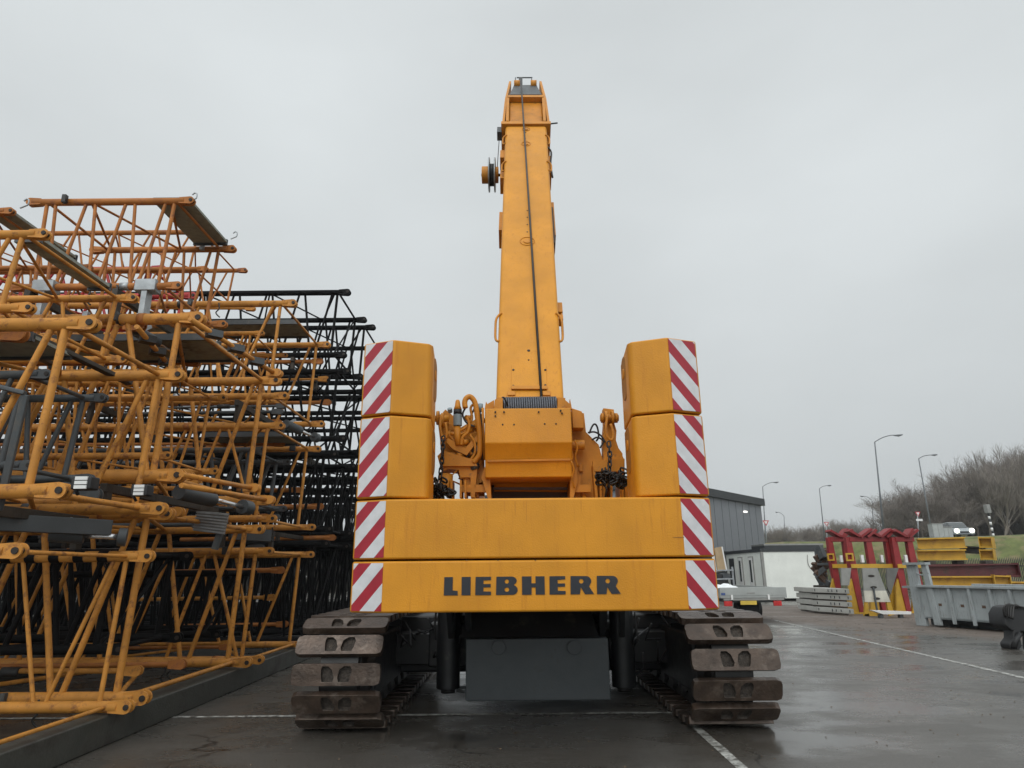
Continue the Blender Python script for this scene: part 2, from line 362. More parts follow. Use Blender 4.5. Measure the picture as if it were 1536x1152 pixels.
# lettering
def arc(cx, cy, rx, ry, a0, a1, n=9): return [(cx+rx*math.cos(R(a0+(a1-a0)*i/n)), cy+ry*math.sin(R(a0+(a1-a0)*i/n))) for i in range(n+1)]
def extr(outer, holes, x0, x1, zb, zt, parent):
    """letter outline with counters: bridged into one polygon, swept into a raised plate"""
    cu = bpy.data.curves.new("letter", 'CURVE'); cu.dimensions = '2D'; cu.fill_mode = 'BOTH'; cu.extrude = .0025
    for poly in [outer]+holes:
        sp = cu.splines.new('POLY'); sp.points.add(len(poly)-1); sp.use_cyclic_u = True
        for i, (u, v) in enumerate(poly): sp.points[i].co = (x0+(x1-x0)*u, zb+(zt-zb)*v, 0, 1)
    tmp = bpy.data.objects.new("tmp", cu); col.objects.link(tmp)
    dg = bpy.context.evaluated_depsgraph_get(); me = bpy.data.meshes.new_from_object(tmp.evaluated_get(dg)); me.name = "letter"
    bpy.data.objects.remove(tmp)
    for v in me.vertices:
        x, y, z = v.co; v.co = Vector((x, YF-.0045-z*.8, y))-off
    me.update(); me.materials.clear(); me.materials.append(LET)
    o = bpy.data.objects.new("letter", me); col.objects.link(o); o.parent = parent
LT = {
 'L': ([(0, 0), (1, 0), (.98, .24), (.62, .27), (.63, 1), (.02, 1)], []),
 'I': ([(0, 0), (1, 0), (1, 1), (0, 1)], []),
 'E': ([(0, 0), (1, 0), (1, .19), (.52, .2), (.52, .42), (.98, .42), (.98, .6), (.52, .6), (.52, .8), (1, .82), (1, 1), (.02, 1)], []),
 'B': ([(0, 0), (.75, 0)]+arc(.75, .27, .25, .27, -90, 70)+arc(.72, .77, .24, .23, -60, 90)+[(.02, 1)],
       [arc(.50, .29, .11, .12, 0, 330, 11), arc(.50, .73, .10, .12, 0, 330, 11)]),
 'H': ([(0, 0), (.42, 0), (.42, .40), (.60, .40), (.60, 0), (1, 0), (1, 1), (.60, 1), (.60, .62), (.42, .62), (.42, 1), (0, 1)], []),
 'R': ([(0, 0), (.40, 0), (.44, .38), (.62, 0), (1, .01), (.80, .42)]+arc(.68, .72, .22, .27, -40, 90)+[(.02, 1)],
       [arc(.47, .71, .10, .13, 0, 330, 11)]),
}
for c, a, b in (('L', 666, 687), ('I', 692.5, 706), ('E', 713, 736.5), ('B', 744, 776.5), ('H', 783, 817), ('E', 824, 848), ('R', 855.5, 890.5), ('R', 895, 930.5)):
    x0 = P(a, 878, YF).x; x1 = P(b, 878, YF).x
    extr(LT[c][0], LT[c][1], x0, x1, P(798, 892, YF).z, P(798, 864.5, YF).z, s1)
# ------------------------------------------------------------------ tracks
TR, TY0, TY1 = .56, 7.97, 13.0
PW = .93; XOUT = 2.56
padmb = MB(); hw = PW/2; ht = .107; cc = .055
out = [(-hw+cc, -ht), (hw-cc, -ht), (hw-.012, -ht+.015), (hw, -ht+cc), (hw, ht-cc), (hw-.012, ht-.015), (hw-cc, ht), (-hw+cc, ht), (-hw+.012, ht-.015), (-hw, ht-cc), (-hw, -ht+cc), (-hw+.012, -ht+.015)]
padmb.prism([(x, y, 0) for x, y in out], (0, 0, .075))
pad_src = padmb.build("track_pad", PADM, None)
cut = MB()
for s_ in (-1, 1):
    c = s_*.085
    pk = [(c-.055, -.07), (c+.05, -.07), (c+.066, -.03), (c+.06+s_*.02, .045), (c+.03+s_*.03, .08), (c-.03+s_*.03, .08), (c-.062+s_*.01, .045), (c-.066, -.03)]
    cut.prism([(x, y*1.0, .03) for x, y in pk], (0, 0, .06))
cuto = cut.build("cutter", CAKE)
bo = pad_src.modifiers.new("b", 'BOOLEAN'); bo.operation = 'DIFFERENCE'; bo.object = cuto; bo.solver = 'EXACT'; bo.material_mode = 'TRANSFER'
bv = pad_src.modifiers.new("v", 'BEVEL'); bv.width = .016; bv.segments = 3; bv.limit_method = 'ANGLE'; bv.angle_limit = R(40)
dg = bpy.context.evaluated_depsgraph_get(); pad_me = bpy.data.meshes.new_from_object(pad_src.evaluated_get(dg)); pad_me.name = "track_pad"
bpy.data.objects.remove(pad_src); bpy.data.objects.remove(cuto)
LEN = TY1-TY0; PER = 2*LEN+2*math.pi*TR; NP = 46
def trackpos(s_, r=TR):
    s_ %= PER; q = math.pi*TR
    if s_ < q:                                   # front end, from bottom to top
        a = -math.pi/2-s_/TR; return Vector((0, TY0+r*math.cos(a), .60+r*math.sin(a))), Vector((0, math.cos(a), math.sin(a)))
    s_ -= q
    if s_ < LEN: return Vector((0, TY0+s_, .60+r)), Vector((0, 0, 1))
    s_ -= LEN
    if s_ < q:
        a = math.pi/2-s_/TR; return Vector((0, TY1+r*math.cos(a), .60+r*math.sin(a))), Vector((0, math.cos(a), math.sin(a)))
    s_ -= q
    return Vector((0, TY1-s_, .60-r)), Vector((0, 0, -1))
for sgn, ph in ((-1, .02), (1, .13)):
    xc = CX+.04+sgn*(XOUT-hw)
    belt = MB(); n = 72; vs = []
    for i in range(n):
        p, nr = trackpos(PER*i/n, TR-.07); vs += [(xc-.20, p.y, p.z), (xc+.20, p.y, p.z)]
    for i in range(n):
        p, nr = trackpos(PER*i/n, TR-.16); vs += [(xc-.20, p.y, p.z), (xc+.20, p.y, p.z)]
    fs = []
    for i in range(n):
        j = (i+1) % n
        fs += [(2*i, 2*i+1, 2*j+1, 2*j), (2*n+2*i+1, 2*n+2*i, 2*n+2*j, 2*n+2*j+1), (2*i, 2*j, 2*n+2*j, 2*n+2*i), (2*i+1, 2*n+2*i+1, 2*n+2*j+1, 2*j+1)]
    belt.add(vs, fs)
    tr = belt.build("crawler_track", DARK, crane)
    for i in range(NP):
        p, nr = trackpos(ph+PER*i/NP, TR-.055)
        o = bpy.data.objects.new("track_pad", pad_me); col.objects.link(o); o.parent = tr
        ex = Vector((1, 0, 0)); ey = nr.cross(ex)
        Mx = Matrix((ex, ey, nr)).transposed().to_4x4()
        jx = random.uniform(-.004, .004)
        o.matrix_local = Matrix.Translation(Vector((xc+jx, p.y, p.z))-off) @ Mx @ Matrix.Rotation(random.uniform(-.012, .012), 4, 'X')
    MB().box((xc-.27, TY0+.15, .28), (xc+.27, TY1-.15, .92)).build("track_frame", UDK, tr, bevel=.03)
    for yy in (TY0, TY1):
        w = MB(); w.tube([(xc-.22, yy, .60), (xc+.22, yy, .60)], .40, 32); w.tube([(xc-.3, yy, .60), (xc+.3, yy, .60)], .14, 20)
        w.build("drive_sprocket" if yy == TY0 else "idler_wheel", DARK, tr)
    for k in range(9):
        yy = TY0+.5+k*.5
        MB().tube([(xc-.24, yy, .24), (xc+.24, yy, .24)], .11, 16).build("track_roller", DARK, tr)
# ------------------------------------------------------------------ undercarriage
a = P(698, 1052, 8.7); b = P(912, 957, 8.7)
bal = MB().prism([(a.x, 8.7, a.z), (b.x, 8.7, a.z), (b.x, 8.7, b.z), (a.x, 8.7, b.z)], (0, .9, 0)).build("carbody_weight", UND, crane, bevel=.015)
for px in (748, 861):
    c = P(px, 971, 8.7); MB().tube([(c.x, 8.70, c.z), (c.x, 8.665, c.z)], .085, 24).build("weight_plug", UND, bal, bevel=.006)
for x0, x1 in ((655, 690), (917, 953)):
    a = P(x0, 1000, 9.1); b = P(x1, 1000, 9.1); c = (a+b)/2; r_ = (b.x-a.x)/2
    jk = MB().tube([(c.x, 9.1, .22), (c.x, 9.1, 1.28)], r_, 24).build("support_jack", UDK, crane, bevel=.01)
    MB().tube([(c.x, 9.1, .17), (c.x, 9.1, .22)], r_*.6, 16).build("jack_rod", DARK, jk)
    fx = c.x+(.22 if c.x < CX else -.26); MB().tube([(fx, 9.5, .12), (fx, 9.5, .17)], .15, 24, r1=.12).build("stored_float_plate", GALV, crane)
MB().box((CX-1.35, 9.45, .42), (CX+1.35, 11.9, .98)).build("carbody", UDK, crane, bevel=.03)
for yy in (9.7, 11.5):
    MB().box((CX-2.0, yy-.22, .45), (CX+2.0, yy+.22, .85)).build("cross_beam", UDK, crane, bevel=.02)
MB().tube([(CX, 10.5, .9), (CX, 10.5, 1.42)], .85, 48).build("slewing_ring", DARK, crane)
for px in (672, 700, 905, 935):
    a = P(px, 940, 8.6); MB().beam((a.x, 8.6, 1.35), (a.x+.02, 8.9, .86), .07, .10).build("bracket", UDK, crane)
hp = [P(903, 925, 8.3), P(905, 945, 8.35), P(912, 960, 8.4), P(908, 967, 8.42)]
MB().tube([P(952, 918, 8.2), P(953, 935, 8.2), P(957, 955, 8.2), P(959, 962, 8.2), P(956, 958, 8.2)], .010, 6).build("hose", BLK, crane)
MB().tube([P(654, 918, 8.2), P(652, 940, 8.2), P(654, 960, 8.2)], .012, 6).build("hose", BLK, crane)
fu = random.Random(8)
for i in range(22):
    x = fu.choice([fu.uniform(585, 655), fu.uniform(690, 698), fu.uniform(912, 918), fu.uniform(955, 1010)]); q = P(x, fu.uniform(920, 985), fu.uniform(8.8, 9.4))
    MB().tube([q, q+Vector((fu.uniform(-.15, .15), .1, fu.uniform(-.3, -.05))), q+Vector((fu.uniform(-.2, .2), .25, fu.uniform(-.4, .1)))], .014, 6).build("hose", BLK, crane)
MB().box((CX-2.45, 9.9, .30), (CX+2.45, 11.4, 1.05)).build("belly_frame", UDK, crane, bevel=.03)
for sx in (-1, 1): MB().prism([(CX+sx*.95, 8.9, .95), (CX+sx*.95, 10.2, .5), (CX+sx*.95, 10.2, 1.33), (CX+sx*.95, 8.7, 1.33)], (sx*.05, 0, 0)).build("web_plate", UDK, crane)
MB().prism([(CX-.86, 8.72, P(800, 956, 8.7).z), (CX+.86, 8.72, P(800, 956, 8.7).z), (CX+.80, 9.0, 1.2), (CX-.80, 9.0, 1.2)], (0, .1, 0)).build("sloped_guard", UDK, crane)
# ------------------------------------------------------------------ superstructure
MB().box((CX-1.25, 7.45, 1.34), (CX+1.25, 12.3, 1.62)).build("turntable_frame", YEL2, crane, bevel=.02)
for sx in (-1, 1):
    MB().prism([(CX+sx*.62, 7.6, 1.6), (CX+sx*.62, 12.2, 1.6), (CX+sx*.62, 12.2, 2.1), (CX+sx*.62, 9.3, 2.95), (CX+sx*.62, 8.0, 2.95), (CX+sx*.62, 7.6, 2.4)], (sx*.04, 0, 0)).build("side_plate", YEL2, crane)
# winch housing
YW = 7.30
xl, xr = P(727, 640, YW).x, P(858, 640, YW).x
def Zw(py, Y): return P(795, py, Y).z
prof = [(YW+.05, Zw(612, YW+.05)), (YW, Zw(664, YW)), (YW+.13, Zw(690, YW+.13)), (YW+.16, Zw(716, YW+.16)), (YW+.42, Zw(722, YW+.42)), (YW+.9, Zw(722, YW+.42)), (YW+.9, Zw(612, YW+.05)-.06)]
wh = MB().prism([(xl, y, z) for y, z in prof], (xr-xl, 0, 0)).build("winch_housing", YEL, crane, bevel=.014)
MB().beam((xl+.03, YW+.115, Zw(691, YW+.12)), (xr-.02, YW+.115, Zw(690, YW+.12)), .02, .022).build("edge_strip", YEL2, wh)
for px, py in ((743, 618), (743, 624), (756, 618), (841, 616), (843, 620), (808, 618), (754, 637), (771, 637), (817, 636), (834, 636)):
    q = P(px, py, YW+.03); MB().tube([(q.x, YW-.03+.05, q.z), (q.x, YW+.09, q.z)], .010, 8).build("bolt_hole", PIN, wh)
# cheek plates that carry the rope drum
for x0, x1 in ((741, 754), (836, 848)):
    pxprism([(x0, 616), (x0+1, 600), (x0+6 if x0 < 800 else x0-0, 596), (x1, 597), (x1, 616)], YW+.07, .5).build("winch_cheek", YEL2, wh)
for xs in ((727, 741), (848, 858)):
    x0, x1 = xs
    pxprism([(x0, 613), (x0+2, 602), (x0+4, 606), (x1, 600), (x1, 613)] if x0 < 800 else [(x0, 613), (x0, 600), (x1-3, 606), (x1-3, 598), (x1, 613)], YW+.3, .1).build("winch_bracket", YEL2, wh)
q0 = P(754, 606, YW+.35); q1 = P(836, 606, YW+.35)
dr = MB(); dr.tube([(q0.x, YW+.35, q0.z-.09), (q1.x, YW+.35, q1.z-.09)], .155, 24); dr = dr.build("rope_drum", DARK, wh)
coil = MB(); turns = 24; pts = []
for i in range(turns*12+1):
    a = 2*math.pi*i/12; x = q0.x+.01+(q1.x-q0.x-.02)*i/(turns*12); pts.append((x, YW+.35+.168*math.cos(a), q0.z-.09+.168*math.sin(a)))
coil.tube(pts, .0135, 6).build("rope_coil", ROPE, dr)
MB().tube([P(752, 612, YW+.1), P(752, 600, YW+.1), P(755, 596, YW+.12), P(760, 604, YW+.15), P(762, 612, YW+.2)], .010, 6).build("hose", BLK, wh)
# well below the winch with its frames, its shade put into the brown
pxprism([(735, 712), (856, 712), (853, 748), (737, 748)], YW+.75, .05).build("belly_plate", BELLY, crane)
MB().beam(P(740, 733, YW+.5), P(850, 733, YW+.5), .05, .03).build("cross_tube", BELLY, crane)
for pts in ([(727, 700), (735, 716), (737, 748), (732, 748), (722, 716)], [(856, 716), (865, 700), (866, 722), (860, 748), (855, 748)]):
    pxprism(pts, YW+.25, .4).build("flange_plate", YEL2, crane)
for a_, b_ in ((692, 732), (857, 886)):
    pxprism([(a_, 727), (b_, 727), (b_, 738), (a_, 738)], YW+.3, .08).build("cross_member", YEL2, crane)
    pxprism([(a_+3, 712), (a_+14, 712), (a_+14, 727), (a_+3, 727)], YW+.35, .3).build("lug_block", YEL2, crane)
# right side bracket plate, pipe stub, slope plate
pxprism([(858, 616), (876, 620), (879, 648), (898, 667), (904, 690), (904, 746), (862, 746), (858, 700)], YW+.45, .06).build("mast_foot_plate", YEL2, crane)
MB().tube([P(857, 667.5, YW+.3), P(876.5, 667.5, YW+.3)], .058, 20).build("pipe_stub", YEL2, crane, bevel=.004)
pxprism([(858, 612), (873, 617), (876, 642), (859, 642)], YW+.2, .2).build("guard_box", YEL2, crane, bevel=.008)
for k, (x, y) in enumerate(((855, 672), (857, 692), (862, 660))):
    pts = [P(x, y, YW+.1), P(x+4, y+12, YW+.12), P(x+1, y+26, YW+.16), P(x+5, y+40, YW+.2)]
    MB().tube(pts, .011, 6).build("hose", YEL2, crane)
# right outrigger-like bracket with pulley lug
Yb = YW+.35
pxprism([(905, 690), (907, 682), (913, 678), (934, 684), (937, 691), (937, 746), (930, 746), (930, 704), (912, 704), (910, 746), (903, 746)], Yb, .35).build("counterweight_bracket", YEL2, crane)
pxprism([(889, 692), (937, 688), (937, 691), (934, 707), (892, 707), (890, 702)], Yb-.06, .05).build("bracket_flange", YEL2, crane)
pxprism([(889, 698), (892, 698), (897, 746), (893, 746)], Yb-.05, .35).build("rib_plate", YEL2, crane)
for x in (901, 917, 934):
    pxprism([(x-1.6, 718), (x+1.6, 718), (x+2, 746), (x-1.2, 746)], Yb-.04, .3).build("rib_plate", YEL2, crane)
pxprism([(936, 724), (943, 726), (943, 746), (936, 746)], Yb, .3).build("rib_plate", YEL2, crane)
mast = pxprism([(905, 612), (921, 614), (922, 636), (925, 646), (924, 660), (928, 672), (934, 680), (934, 690), (905, 690), (904, 660), (906, 636)], Yb+.12, .14).build("lug_mast", YEL2, crane, bevel=.006)
for x in (903.5, 908.5, 918.5, 924):
    q = P(x, 627, Yb+.05); MB().tube([(q.x-.016, Yb+.05, q.z), (q.x+.016, Yb+.05, q.z)], .085 if x in (908.5, 918.5) else .06, 20).build("sheave_cheek", YEL2, mast)
q = P(914, 627, Yb+.05); MB().tube([(q.x-.11, Yb+.05, q.z), (q.x+.11, Yb+.05, q.z)], .042, 14).build("sheave_pin", YEL2, mast)
MB().tube([P(912, 622, Yb-.02), P(909, 640, Yb-.04), P(911, 655, Yb-.04), P(918, 660, Yb-.04), P(920, 650, Yb-.04), P(916, 636, Yb-.03)], .016, 8).build("shackle_hook", YEL2, mast)
for pts in ([(884, 650), (888, 640), (892, 636), (896, 641), (898, 655), (894, 662)], [(882, 649), (892, 648), (902, 654), (908, 664)], [(888, 660), (896, 656), (905, 662), (900, 672)]):
    MB().tube([P(x, y, Yb+.05+.01*i) for i, (x, y) in enumerate(pts)], .011, 6).build("hose", BLK, crane)
# left side machinery
Yl = YW+.30
pxprism([(662, 690), (700, 690), (714, 694), (716, 702), (712, 746), (706, 746), (706, 716), (690, 716), (688, 705), (672, 703), (662, 708)], Yl, .35).build("counterweight_bracket", YEL2, crane)
pxprism([(656, 684), (664, 676), (712, 690), (716, 699), (660, 699)], Yl-.05, .05).build("bracket_flange", YEL2, crane)
for x in (677, 691, 698):
    pxprism([(x-1.4, 720), (x+1.6, 720), (x+1.6, 746), (x-1.8, 746)], Yl-.04, .3).build("rib_plate", YEL2, crane)
q = P(668, 724, Yl+.05); MB().tube([(q.x, Yl+.05, q.z-.14), (q.x+.01, Yl+.05, q.z+.1)], .08, 18).build("ram_foot", YEL2, crane)
ml = pxprism([(656, 628), (668, 614), (678, 622), (686, 642), (700, 660), (706, 668), (690, 688), (662, 690), (660, 660)], Yl+.15, .14).build("lug_mast", YEL2, crane, bevel=.006)
for (x, y) in ((657, 627), (664, 630)):
    q = P(x, y, Yl+.06); MB().tube([(q.x-.016, Yl+.06, q.z), (q.x+.016, Yl+.06, q.z)], .085, 20).build("sheave_cheek", YEL2, ml)
q = P(661, 628, Yl+.06); MB().tube([(q.x-.10, Yl+.06, q.z), (q.x+.10, Yl+.06, q.z)], .04, 14).build("sheave_pin", YEL2, ml)
MB().tube([P(662, 622, Yl-.02), P(660, 640, Yl-.04), P(663, 655, Yl-.04), P(668, 657, Yl-.04), P(670, 648, Yl-.04), P(668, 634, Yl-.03)], .016, 8).build("shackle_hook", YEL2, ml)
# accumulator cylinder with cap
q = P(686.5, 630, Yl-.02)
ac = MB().tube([P(686.5, 639, Yl-.02), P(686.5, 622, Yl-.02)], .052, 20).build("accumulator", CYLG, crane, bevel=.006)
MB().tube([P(686.5, 621.5, Yl-.02), P(686.5, 615, Yl-.02)], .050, 20).build("accumulator_collar", BLK, ac)
MB().tube([P(686.5, 614.5, Yl-.02), P(686.5, 609, Yl-.02), P(686.5, 602, Yl-.02), P(686.5, 600, Yl-.02)], [.05, .035, .026, .018], 18).build("accumulator_cap", YEL2, ac)
MB().tube([P(686, 640, Yl-.02), P(686, 655, Yl-.02), P(687, 668, Yl-.02)], [.04, .038, .03], 16).build("cylinder_stem", YEL2, ac)
MB().tube([P(720.5, 617, Yl+.05), P(720.5, 606, Yl+.05)], .032, 16).build("breather_cap", CYLG, crane)
# big curved pipe
pipe = [(698, 612), (697, 604), (699, 598), (704, 595), (709, 598), (713, 606), (716, 625), (719, 645), (720, 668), (719, 682), (715, 688), (710, 694)]
MB().tube([P(x, y, Yl-.08+.004*i) for i, (x, y) in enumerate(pipe)], .032, 14).build("bent_pipe", YEL2, crane)
hs = random.Random(11)
hoses = [[(698, 612), (694, 622), (700, 634), (712, 640)], [(690, 646), (700, 640), (708, 628), (706, 612), (711, 606)], [(676, 650), (690, 652), (704, 644), (714, 636)],
         [(694, 690), (702, 684), (712, 672), (716, 660)], [(704, 700), (710, 704), (718, 698), (724, 686)], [(700, 626), (704, 636), (702, 648), (694, 656), (692, 668)],
         [(720, 618), (722, 640), (721, 660), (724, 690)], [(724, 612), (725, 650), (726, 690)], [(672, 648), (680, 660), (700, 672), (708, 682)], [(712, 612), (707, 622), (704, 640)], [(705, 652), (712, 664), (712, 680), (704, 692)]]
for i, h_ in enumerate(hoses):
    MB().tube([P(x, y, Yl-.03+.02*(i % 5)) for x, y in h_], .012+.004*(i % 3), 7).build("hose", YEL2 if i % 3 else BLK, crane)
for (x, y, r_) in ((703, 628, .035), (705, 646, .03), (712, 700, .045), (698, 664, .035), (690, 684, .03), (716, 640, .025)):
    q = P(x, y, Yl+.02); MB().tube([(q.x-.03, q.y-.04, q.z), (q.x+.03, q.y+.02, q.z+.01)], r_, 10).build("valve_fitting", DGREY if r_ > .04 else YEL2, crane)
pxprism([(671, 656), (684, 664), (698, 672), (716, 652), (716, 662), (700, 683), (680, 674), (670, 664)], Yl-.02, .06).build("gusset_plate", YEL2, crane)
pxprism([(699, 700), (722, 690), (726, 704), (722, 724), (706, 724)], Yl+.12, .1).build("gusset_plate", YEL2, crane)
for x0, x1, y0, y1 in ((700, 728, 727, 736), (708, 718, 706, 746)):
    pxprism([(x0, y0), (x1, y0), (x1, y1), (x0, y1)], Yl+.1, .08).build("cross_member", YEL2, crane)
fz = random.Random(52)
pxprism([(680, 648), (700, 636), (726, 622), (727, 744), (700, 744), (682, 700)], Yl+.32, .04).build("backing_plate", YEL2, crane)
pxprism([(660, 664), (676, 650), (690, 700), (664, 700)], Yl+.36, .04).build("backing_plate", YEL2, crane)
pxprism([(874, 690), (900, 680), (912, 700), (912, 746), (874, 746)], Yl+.42, .04).build("backing_plate", YEL2, crane)
for i in range(30):
    x, y = fz.uniform(674, 722), fz.uniform(618, 722); q = P(x, y, Yl+fz.uniform(0, .26)); m_q = fz.choice([YEL2, YEL2, YEL2, DGREY, CYLG])
    k = i % 3
    if k == 0: MB().tube([q, q+Vector((fz.uniform(-.09, .09), fz.uniform(-.05, .05), fz.uniform(-.09, .09)))], fz.uniform(.018, .034), 10).build("pipe_fitting", m_q, crane, bevel=.003)
    elif k == 1:
        e = Vector((fz.uniform(.02, .05), .04, fz.uniform(.02, .05))); MB().box(q-e, q+e).build("valve_block", m_q, crane, bevel=.006)
    else:
        MB().tube([q, q+Vector((fz.uniform(-.12, .12), .02, fz.uniform(-.12, .05))), q+Vector((fz.uniform(-.18, .18), .05, -.18))], .011, 7).build("hose", m_q, crane)
for i in range(12):
    x, y = fz.uniform(862, 934), fz.uniform(690, 738); q = P(x, y, Yb+fz.uniform(.05, .3)); e = Vector((fz.uniform(.02, .06), .04, fz.uniform(.02, .05)))
    MB().box(q-e, q+e).build("valve_block", fz.choice([YEL2, YEL2, DARK]), crane, bevel=.006)
for x in (898, 906, 913):
    MB().tube([P(x, 724, Yb-.02), P(x+4, 734, Yb-.03), P(x+2, 746, Yb-.02)], .012, 6).build("hose", DARK, crane)
# scrape mark on the right slab and runs under the lifting points
q0_ = P(1008, 806, YF-.002); q1_ = P(1062, 806, YF+.1)
MB().prism([P(1008, 805.6, YF-.002), P(1026, 805.4, YF-.002), P(1026, 806.6, YF-.002), P(1012, 806.4, YF-.002)], (0, -.002, 0)).build("scrape_mark", DARKY, s2)
for px in (756, 772, 785, 789, 871): MB().prism([P(px, 752, YF-.001), P(px+1.2, 752, YF-.001), P(px+.9, 752+14+(px % 5)*5, YF-.001)], (0, -.0012, 0)).build("dirt_run", YEL2, s2)
for px in (700, 747, 803): MB().box(P(px-1, 841, YF-.004), P(px+1, 839.6, YF)).build("chip", DARK, s1)
# ------------------------------------------------------------------ boom
W2 = .44
def zdepth(w_px, w=.88): return w/w_px*F
def atdepth(px, py, zc): return Vector((0, 0, H))+ray(px, py)*zc
B0_ = atdepth(795, 595, zdepth(102)); B1_ = atdepth(789, 190, zdepth(62))
ax = (B1_-B0_).normalized(); BL = (B1_-B0_).length
ux = Vector((1, 0, 0)); ux = (ux-ax*ux.dot(ax)).normalized(); wn = ux.cross(ax).normalized()
if wn.y > 0: wn = -wn
def bl(u, v, w=0): return B0_+ux*u+ax*v+wn*w
def bv_(py):
    """distance along the boom that shows at image row py"""
    lo, hi = -2.0, 14.0
    ci = CM.inverted()
    for _ in range(40):
        m = (lo+hi)/2; q = ci @ (bl(0, m)-Vector((0, 0, H))); y = 576+F*q.y/q.z
        if y > py: lo = m
        else: hi = m
    return lo
def bu(px, py):
    ci = CM.inverted(); q = ci @ (bl(0, bv_(py))-Vector((0, 0, H))); x0 = 768-F*q.x/q.z
    return (px-x0)*(-q.z)/F
def bsec(w2, dep, r=.06, back=.25):
    pts = []
    for cx, cy, a0 in ((w2-r, -r, 90), (-w2+r, -r, 180)):
        pts = pts
    poly = [(w2-r, 0)]+[(w2-r+r*math.sin(R(a)), -r+r*math.cos(R(a))) for a in (22, 45, 68, 90)]
    poly += [(w2, -dep*.55)]+[(w2*math.cos(R(a)), -dep*.55-dep*.45*math.sin(R(a))) for a in range(15, 180, 15)]+[(-w2, -dep*.55)]
    poly += [(-w2+r-r*math.sin(R(a)), -r+r*math.cos(R(a))) for a in (90, 68, 45, 22)]+[(-w2+r, 0)]
    return poly
def bprism(sec, v0, v1, woff=0): return MB().prism([bl(u, v0, w+woff) for u, w in sec], ax*(v1-v0))
bm_ = bprism(bsec(W2, 1.0), -1.15, BL)
boom = bm_.build("boom", YEL, crane)
for p_ in boom.data.polygons: p_.use_smooth = len(p_.vertices) == 4
try:
    boom.data.set_sharp_from_angle(angle=R(40))
except Exception: pass
def bpart(name, m, u0, u1, v0, v1, w0, w1, parent=None, bevel=.004):
    mb = MB(); mb.prism([bl(u0, v0, w0), bl(u1, v0, w0), bl(u1, v1, w0), bl(u0, v1, w0)], wn*(w1-w0)); return mb.build(name, m, parent or boom, bevel=bevel)
VC = bv_(187)
bpart("boom_collar", YEL2, -.53, .53, VC-.06, VC+.06, -.95, .05)
bprism([(u*.88, w*.9) for u, w in bsec(W2, 1.0)], VC+.05, bv_(143), -.06).build("inner_boom_section", YEL2, boom)
HT = bv_(121); H0 = bv_(150)
for sx in (-1, 1):
    pl = [bl(sx*.46, VC+.05, .03), bl(sx*.46, VC+.05, -1.0), bl(sx*.44, HT-.1, -1.1), bl(sx*.34, HT+.28, -.6), bl(sx*.34, HT+.1, -.05), bl(sx*.42, H0, .03)]
    MB().prism(pl, ux*sx*.05).build("head_side_plate", YEL2, boom)
    bpart("head_rail", YEL2, sx*.40-.03, sx*.40+.03, VC+.06, bv_(150), -.02, .06)
bpart("head_cross_bar", YEL2, -.40, .40, bv_(150), bv_(147), -.05, .07)
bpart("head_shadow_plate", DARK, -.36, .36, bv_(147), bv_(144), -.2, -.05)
MB().prism([bl(-.36, bv_(143), .02), bl(.36, bv_(143), .02), bl(.27, HT, -.1), bl(-.27, HT, -.1)], wn*-.12).build("head_top_plate", DGREY, boom)
for sx in (-1, 1):
    c = bl(sx*.2, HT+.02, -.1); MB().tube([c-ux*.07, c+ux*.07], .10, 16).build("head_sheave", YEL2, boom)
for u, v0_, v1_ in ((bu(779, 120), HT, bv_(108)), (bu(798, 120), bv_(128), bv_(112)), (bu(773, 124), bv_(128), bv_(119))):
    MB().tube([bl(u, HT-.05, -.15), bl(u, bv_(107), -.15)], .014, 6).build("rail_post", DGREY, boom)
MB().tube([bl(bu(775, 114), bv_(107), -.15), bl(bu(799, 114), bv_(107), -.15)], .016, 6).build("top_rail", DGREY, boom)
u_ = bu(781, 122); bpart("aircraft_lamp", DARK, u_-.045, u_+.045, bv_(124), bv_(109), -.2, -.1)
for sx in (-1, 1):    # curved handles beside the boom below the collar and lower down
    for pyc in (208, 248, 490):
        v = bv_(pyc); k = .16 if pyc < 400 else .30
        pts = [bl(sx*(W2-.04), v+k, .01), bl(sx*(W2+.035), v+k*.7, -.03), bl(sx*(W2+.045), v, -.06), bl(sx*(W2+.035), v-k*.7, -.06), bl(sx*(W2-.02), v-k, -.02)]
        MB().tube(pts, .018, 6).build("grab_handle", YEL2, boom)
# access hatch and holes
v0_, v1_ = bv_(585), bv_(548)
hx0, hx1 = bu(767, 570), bu(820, 570)
hat = bpart("access_hatch", YEL, hx0, hx1, v0_, v1_, -.001, .012)
bpart("hatch_bar", YEL2, hx0, hx1, v0_-.01, v0_+.05, .013, .035, hat)
for px, py in ((770, 556), (818, 556), (770, 580), (818, 579)):
    c = bl(bu(px, py), bv_(py), .012); MB().tube([c, c+wn*.008], .016, 8).build("bolt", PIN, hat)
for px in (767, 820): bpart("hatch_foot", YEL2, bu(px, 590)-.05, bu(px, 590)+.05, bv_(594), bv_(588), .001, .02, hat)
for px, py, r_ in ((793, 526, .022), (793, 540, .012), (788, 199, .02), (788, 208, .012), (791, 316, .014), (791, 326, .014), (791, 337, .014), (791, 348, .014)):
    c = bl(bu(px, py), bv_(py), -.002); MB().tube([c, c+wn*.006], r_, 10).build("drain_hole", PIN, boom)
for px, py, r_ in ((791, 362, .12), (789, 216, .09), (789, 194, .08)):
    c = bl(bu(px, py), bv_(py), .004); n = 24
    MB().tube([c+(ux*math.cos(2*math.pi*k/n)+ax*math.sin(2*math.pi*k/n))*r_ for k in range(n)], .008, 6, closed=True).build("weld_ring", YEL2, boom)
    MB().tube([c-wn*.003, c+wn*.012], r_*.55, 16).build("cover_disc", YEL2, boom, bevel=.004)
